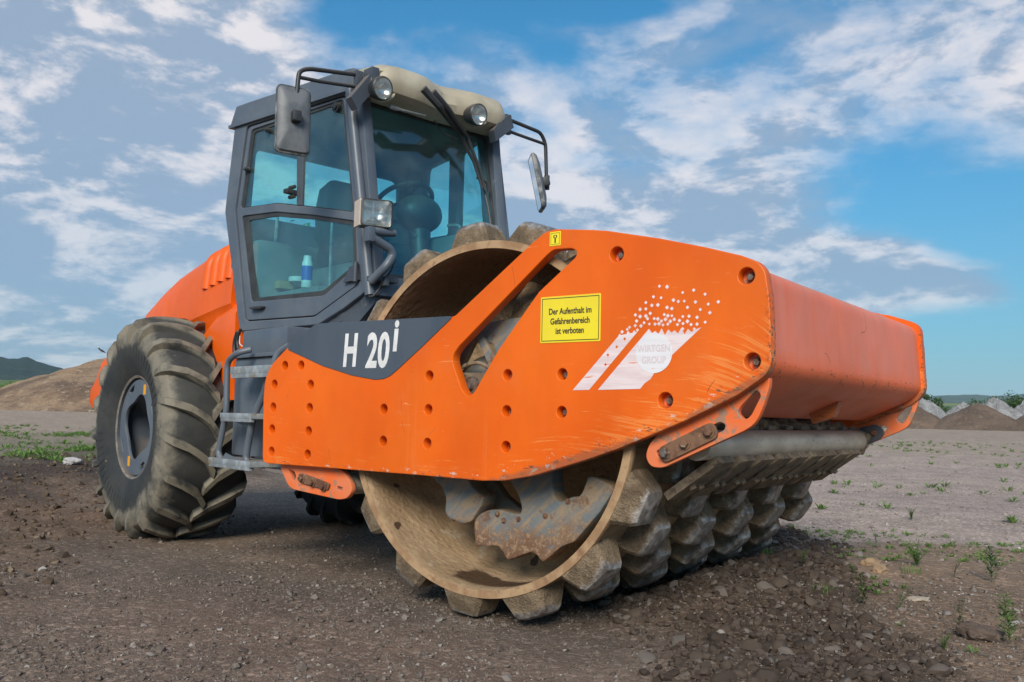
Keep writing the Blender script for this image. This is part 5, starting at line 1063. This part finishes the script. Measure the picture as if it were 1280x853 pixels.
def heap(name, u, D, w, h, mat, label, cat, seed, elong=1.4, rough=.05, power=1.25):
    c = CAMPOS+hdir(u)*D; c.z = .0042*140*min(1, (D-16)/140)-.3; sdv = hdir(u).cross(V((0, 0, 1))); fw_ = hdir(u); vs_, fs_ = [], []; NRr, NAa = 34, 72
    for i in range(NRr+1):
        t = i/NRr
        for k in range(NAa):
            a = 2*math.pi*k/NAa; wob = 1+.16*noise.noise(V((math.cos(a)*1.3+seed, math.sin(a)*1.3, seed))); x = math.cos(a)*t*w*wob; y = math.sin(a)*t*w*wob*elong
            f = max(0, 1-t); z = h*(1-(1-f)**power)*.5+h*f*.5; q = V((x, y, seed*3)); z += h*rough*2.2*noise.fractal(q*(2.2/w), .8, 2.1, 6)*min(1, (1-t)*5)+h*rough*noise.fractal(q*(9/w), .7, 2.1, 5)*min(1, (1-t)*5)
            p = c+sdv*x+fw_*y+V((0, 0, z)); vs_.append(tuple(p-c))
    for i in range(NRr):
        for k in range(NAa): a_, b2_ = i*NAa+k, i*NAa+(k+1) % NAa; fs_.append((a_, a_+NAa, b2_+NAa, b2_) if i else (a_, a_+NAa, b2_+NAa, b2_))
    o = from_np(name, vs_, fs_, mat, None, True, 60); o.location = c; return tag(o, label, cat)
heap('soil_heap', 178, 130, 22, 8.9, H_TAN, 'long tan soil heap rising behind the tyre at left', 'soil heap', 1, 1.2, .035, 1.1)
heap('soil_heap', 112, 122, 8.5, 2.0, H_BR, 'low dark soil tip at the foot of the tan heap', 'soil heap', 2, 1.0, .08)
heap('soil_heap', 1128, 128, 7.0, 4.2, H_BR, 'brown soil heap half hidden by the orange beam', 'soil heap', 3, 1.2, .03, 1.1)
heap('soil_heap', 1224, 126, 7.4, 3.7, H_BR, 'brown pointed soil heap in the middle of the row at right', 'soil heap', 4, 1.2, .03, 1.1)
heap('soil_heap', 1312, 126, 6.6, 3.6, H_BR, 'brown soil heap cut by the right edge of the photo', 'soil heap', 5, 1.2, .03, 1.1)
heap('rubble_heap', 1148, 141, 7.0, 5.0, H_WH, 'white rubble heap behind the brown one next to the beam', 'rubble heap', 6, 1.2, .06)
heap('rubble_heap', 1206, 148, 6.0, 4.1, H_WH, 'low white rubble heap left of the pointed brown heap', 'rubble heap', 7, 1.2, .09)
heap('rubble_heap', 1246, 141, 6.2, 4.5, H_WH, 'white rubble heap showing right of the pointed brown heap', 'rubble heap', 8, 1.2, .07)
heap('rubble_heap', 1292, 146, 6.0, 4.4, H_WH, 'white rubble heap at the right edge under the bushes', 'rubble heap', 9, 1.2, .08)
heap('rubble_heap', -8, 128, 5.0, 2.4, H_WH, 'pale rubble heap at the left edge of the photo', 'rubble heap', 10, 1.2, .08)
def hillmat(name, c1, c2, c3, sc):
    m, g = newmat(name); p = pos(g); col = g.mix(g.step(g.noise(p, sc, 6, .65), .4, .6), c1, c2); col = g.mix(g.step(g.noise(g.scale(p, (1, 1, 3)), sc*.35, 4, .5), .58, .62), col, c3)
    out(g, g.n('ShaderNodeBsdfPrincipled', {'Base Color': col, 'Roughness': 1., 'Normal': bump(g, g.noise(p, sc*2.5, 6, .7), 1., 9.)}).outputs[0]); return m
def ridge(name, sky_px, D0_, D1_, mat, rough=0.):
    us = np.arange(sky_px[0][0], sky_px[-1][0]+1, 6.); ys = np.interp(us, [a for a, b in sky_px], [b for a, b in sky_px]); vs_, fs_ = [], []; T = [0, .15, .35, .55, .75, .9, 1., 1.15, 1.4, 1.8]; nT = len(T)
    for u, y in zip(us, ys):
        d = hdir(u); Hh = max(2., (hy(u)-y)/FPX*D1_*1.02+.85)
        for t in T:
            D = D0_+(D1_-D0_)*t; s_ = math.sin(min(t, 1)*math.pi/2)**1.3 if t <= 1 else max(0, 1-(t-1)*1.25)
            p = CAMPOS+d*D; z = -2+(Hh+2)*s_*(1+rough*noise.fractal(V((u*.05, t*4, 3)), .7, 2, 5)*min(1, t*3)); vs_.append((p.x, p.y, z))
    for i in range(len(us)-1):
        for k in range(nT-1): a = i*nT+k; fs_.append((a, a+1, a+nT+1, a+nT))
    return tag(from_np(name, vs_, fs_, mat, None, True, 80), kind='structure')
ridge('wooded_hill', [(-900, 430), (-300, 446), (-60, 455), (0, 460), (30, 461), (70, 470), (115, 484), (180, 498), (300, 508)], 700, 1500, hillmat('forest_hillside', (.022, .052, .040), (.034, .068, .048), (.03, .06, .05), .02), .05)
ridge('meadow_slope', [(-900, 470), (-100, 481), (60, 483), (200, 497), (420, 510)], 380, 640, hillmat('meadow', (.12, .18, .05), (.16, .2, .07), (.09, .12, .05), .02), .04)
ridge('far_hills', [(700, 521), (1000, 510), (1100, 505), (1180, 503), (1222, 502.5), (1245, 505), (1300, 502), (1500, 494), (1900, 500)], 2200, 4200, hillmat('far_woods', (.05, .09, .05), (.10, .13, .07), (.2, .22, .12), .004), .03)
ridge('field_slope', [(700, 523), (1000, 518), (1150, 511), (1200, 511.5), (1300, 514), (1900, 524)], 420, 900, hillmat('fields', (.20, .24, .09), (.10, .16, .06), (.34, .33, .16), .006), .02)
def tree(u, v, hpx, D, label, cat, mat, seed, wide=.8, name='tree'):
    r_ = random.Random(seed); d = hdir(u); base = CAMPOS+d*D; base.z = .58-.05; Hh = hpx/FPX*D; top_z = (hy(u)-v)/FPX*D+.85; base.z = min(base.z, top_z-Hh*.9); Hh = top_z-base.z
    vs_, fs_ = [], []; blobs = [(V((r_.uniform(-1, 1)*Hh*.30*wide, r_.uniform(-1, 1)*Hh*.3*wide, Hh*r_.uniform(.38, .86))), Hh*r_.uniform(.12, .24)*wide) for _ in range(11)]
    for c, rr3 in blobs:
        for _ in range(130):
            q = V((r_.gauss(0, 1), r_.gauss(0, 1), r_.gauss(0, 1))).normalized()*rr3*r_.uniform(.5, 1.05)+c; a = V((r_.uniform(-1, 1), r_.uniform(-1, 1), r_.uniform(-1, 1))).normalized()*Hh*.028; b2_ = a.cross(V((r_.uniform(-1, 1), r_.uniform(-1, 1), r_.uniform(-1, 1)))).normalized()*Hh*.022; i = len(vs_); vs_ += [tuple(q-a), tuple(q+b2_), tuple(q+a), tuple(q-b2_)]; fs_.append((i, i+1, i+2, i+3))
    root = tag(empty(name, base), label, cat); 
    cr = from_np('crown', vs_, fs_, mat, None, False); cr.parent = root
    t_ = MB().tube([(0, 0, -.2), (0.05*Hh, 0, Hh*.3), (0, .03*Hh, Hh*.7)], [Hh*.03, Hh*.022, Hh*.01], 8)
    for c, rr3 in blobs[:5]: t_.tube([V((.03*Hh, .01*Hh, Hh*.3)), c*.6+V((0, 0, Hh*.18)), c], [Hh*.014, Hh*.009, Hh*.004], 5)
    tk = t_.done('trunk', M_BARK); tk.parent = root; return root
tree(1163, 496, 22, 165, 'dark green tree behind the white rubble next to the beam', 'tree', M_TREE, 1, 1.0)
tree(1176, 512, 12, 160, 'small green bush beside the tree next to the beam', 'bush', M_TREE, 2, 1.1, 'bush')
tree(1228, 508, 12, 170, 'low bush peeping over the pointed brown heap', 'bush', M_TREE, 3, 1.4, 'bush')
tree(1255, 503, 18, 165, 'green bush above the right-hand rubble, left of its taller neighbour', 'bush', M_TREE, 4, 1.1, 'bush')
tree(1276, 501, 20, 165, 'taller green tree at the right edge of the photo', 'tree', M_TREE, 5, 1.1)
tree(4, 484, 26, 180, 'green tree at the left edge below the wooded hill', 'tree', M_WEED, 6, 1.2)
tree(24, 486, 20, 178, 'brownish scrub right of the green tree at left', 'bush', M_SCRUB, 7, 1.4, 'bush'); tree(43, 479, 20, 185, 'light olive tree in front of the wooded hill', 'tree', M_WEED2, 8, .9); tree(-20, 488, 22, 180, 'scrub at the far left edge of the photo', 'bush', M_SCRUB, 9, 1.4, 'bush')
# bird on the heap crest
d = hdir(122.5); bp = CAMPOS+d*128; bp.z = (hy(122.5)-450)/FPX*128+.85; sdv = d.cross(V((0, 0, 1)))
bb = MB().tube([sdv*(-.42)+V((0, 0, .55)), sdv*-.2+V((0, 0, .42)), V((0, 0, .33)), sdv*.25+V((0, 0, .18)), sdv*.5+V((0, 0, .02))], [.02, .10, .14, .10, .02], 10)
bb.tube([sdv*-.22+V((0, 0, .42)), sdv*-.28+V((0, 0, .60)), sdv*-.36+V((0, 0, .63)), sdv*-.52+V((0, 0, .60))], [.08, .085, .06, .008], 8)
for k in (-.04, .04): bb.tube([V((0, 0, .3))+d*k, V((0, 0, -.05))+d*k], .014, 5)
bo = bb.done('bird', M_BLACK, None, 60); bo.location = bp-V((0, 0, .02)); tag(bo, 'small dark bird perched on the crest of the tan heap', 'bird')
# ---- air: far things fade towards blue
hb_ = MB().box((0, 0, 396), (10400, 10400, 820)); hz_m, hg = newmat('haze')
hv = hg.n('ShaderNodeVolumePrincipled', {'Color': (.50, .74, 1., 1), 'Density': .00009, 'Anisotropy': .0}); hg.L.new(hv.outputs[0], hg.n('ShaderNodeOutputMaterial').inputs['Volume'])
tag(hb_.done('haze', hz_m, None, 30, False), 'thin bluish haze in the air over the plain', 'haze', None, 'stuff')
for o in list(COL.objects):
    c_ = o.get('category')
    if c_ in ('weed', 'grass tuft'): o['group'] = 'weeds growing on the open ground at right'
    elif c_ == 'soil heap': o['group'] = 'soil heaps along the far edge of the yard'
    elif c_ == 'rubble heap': o['group'] = 'pale rubble heaps behind the soil heaps'
    elif c_ in ('tree', 'bush'): o['group'] = 'trees and bushes beyond the heaps'
    elif c_ == 'rock': o['group'] = 'larger stones lying on the ground'
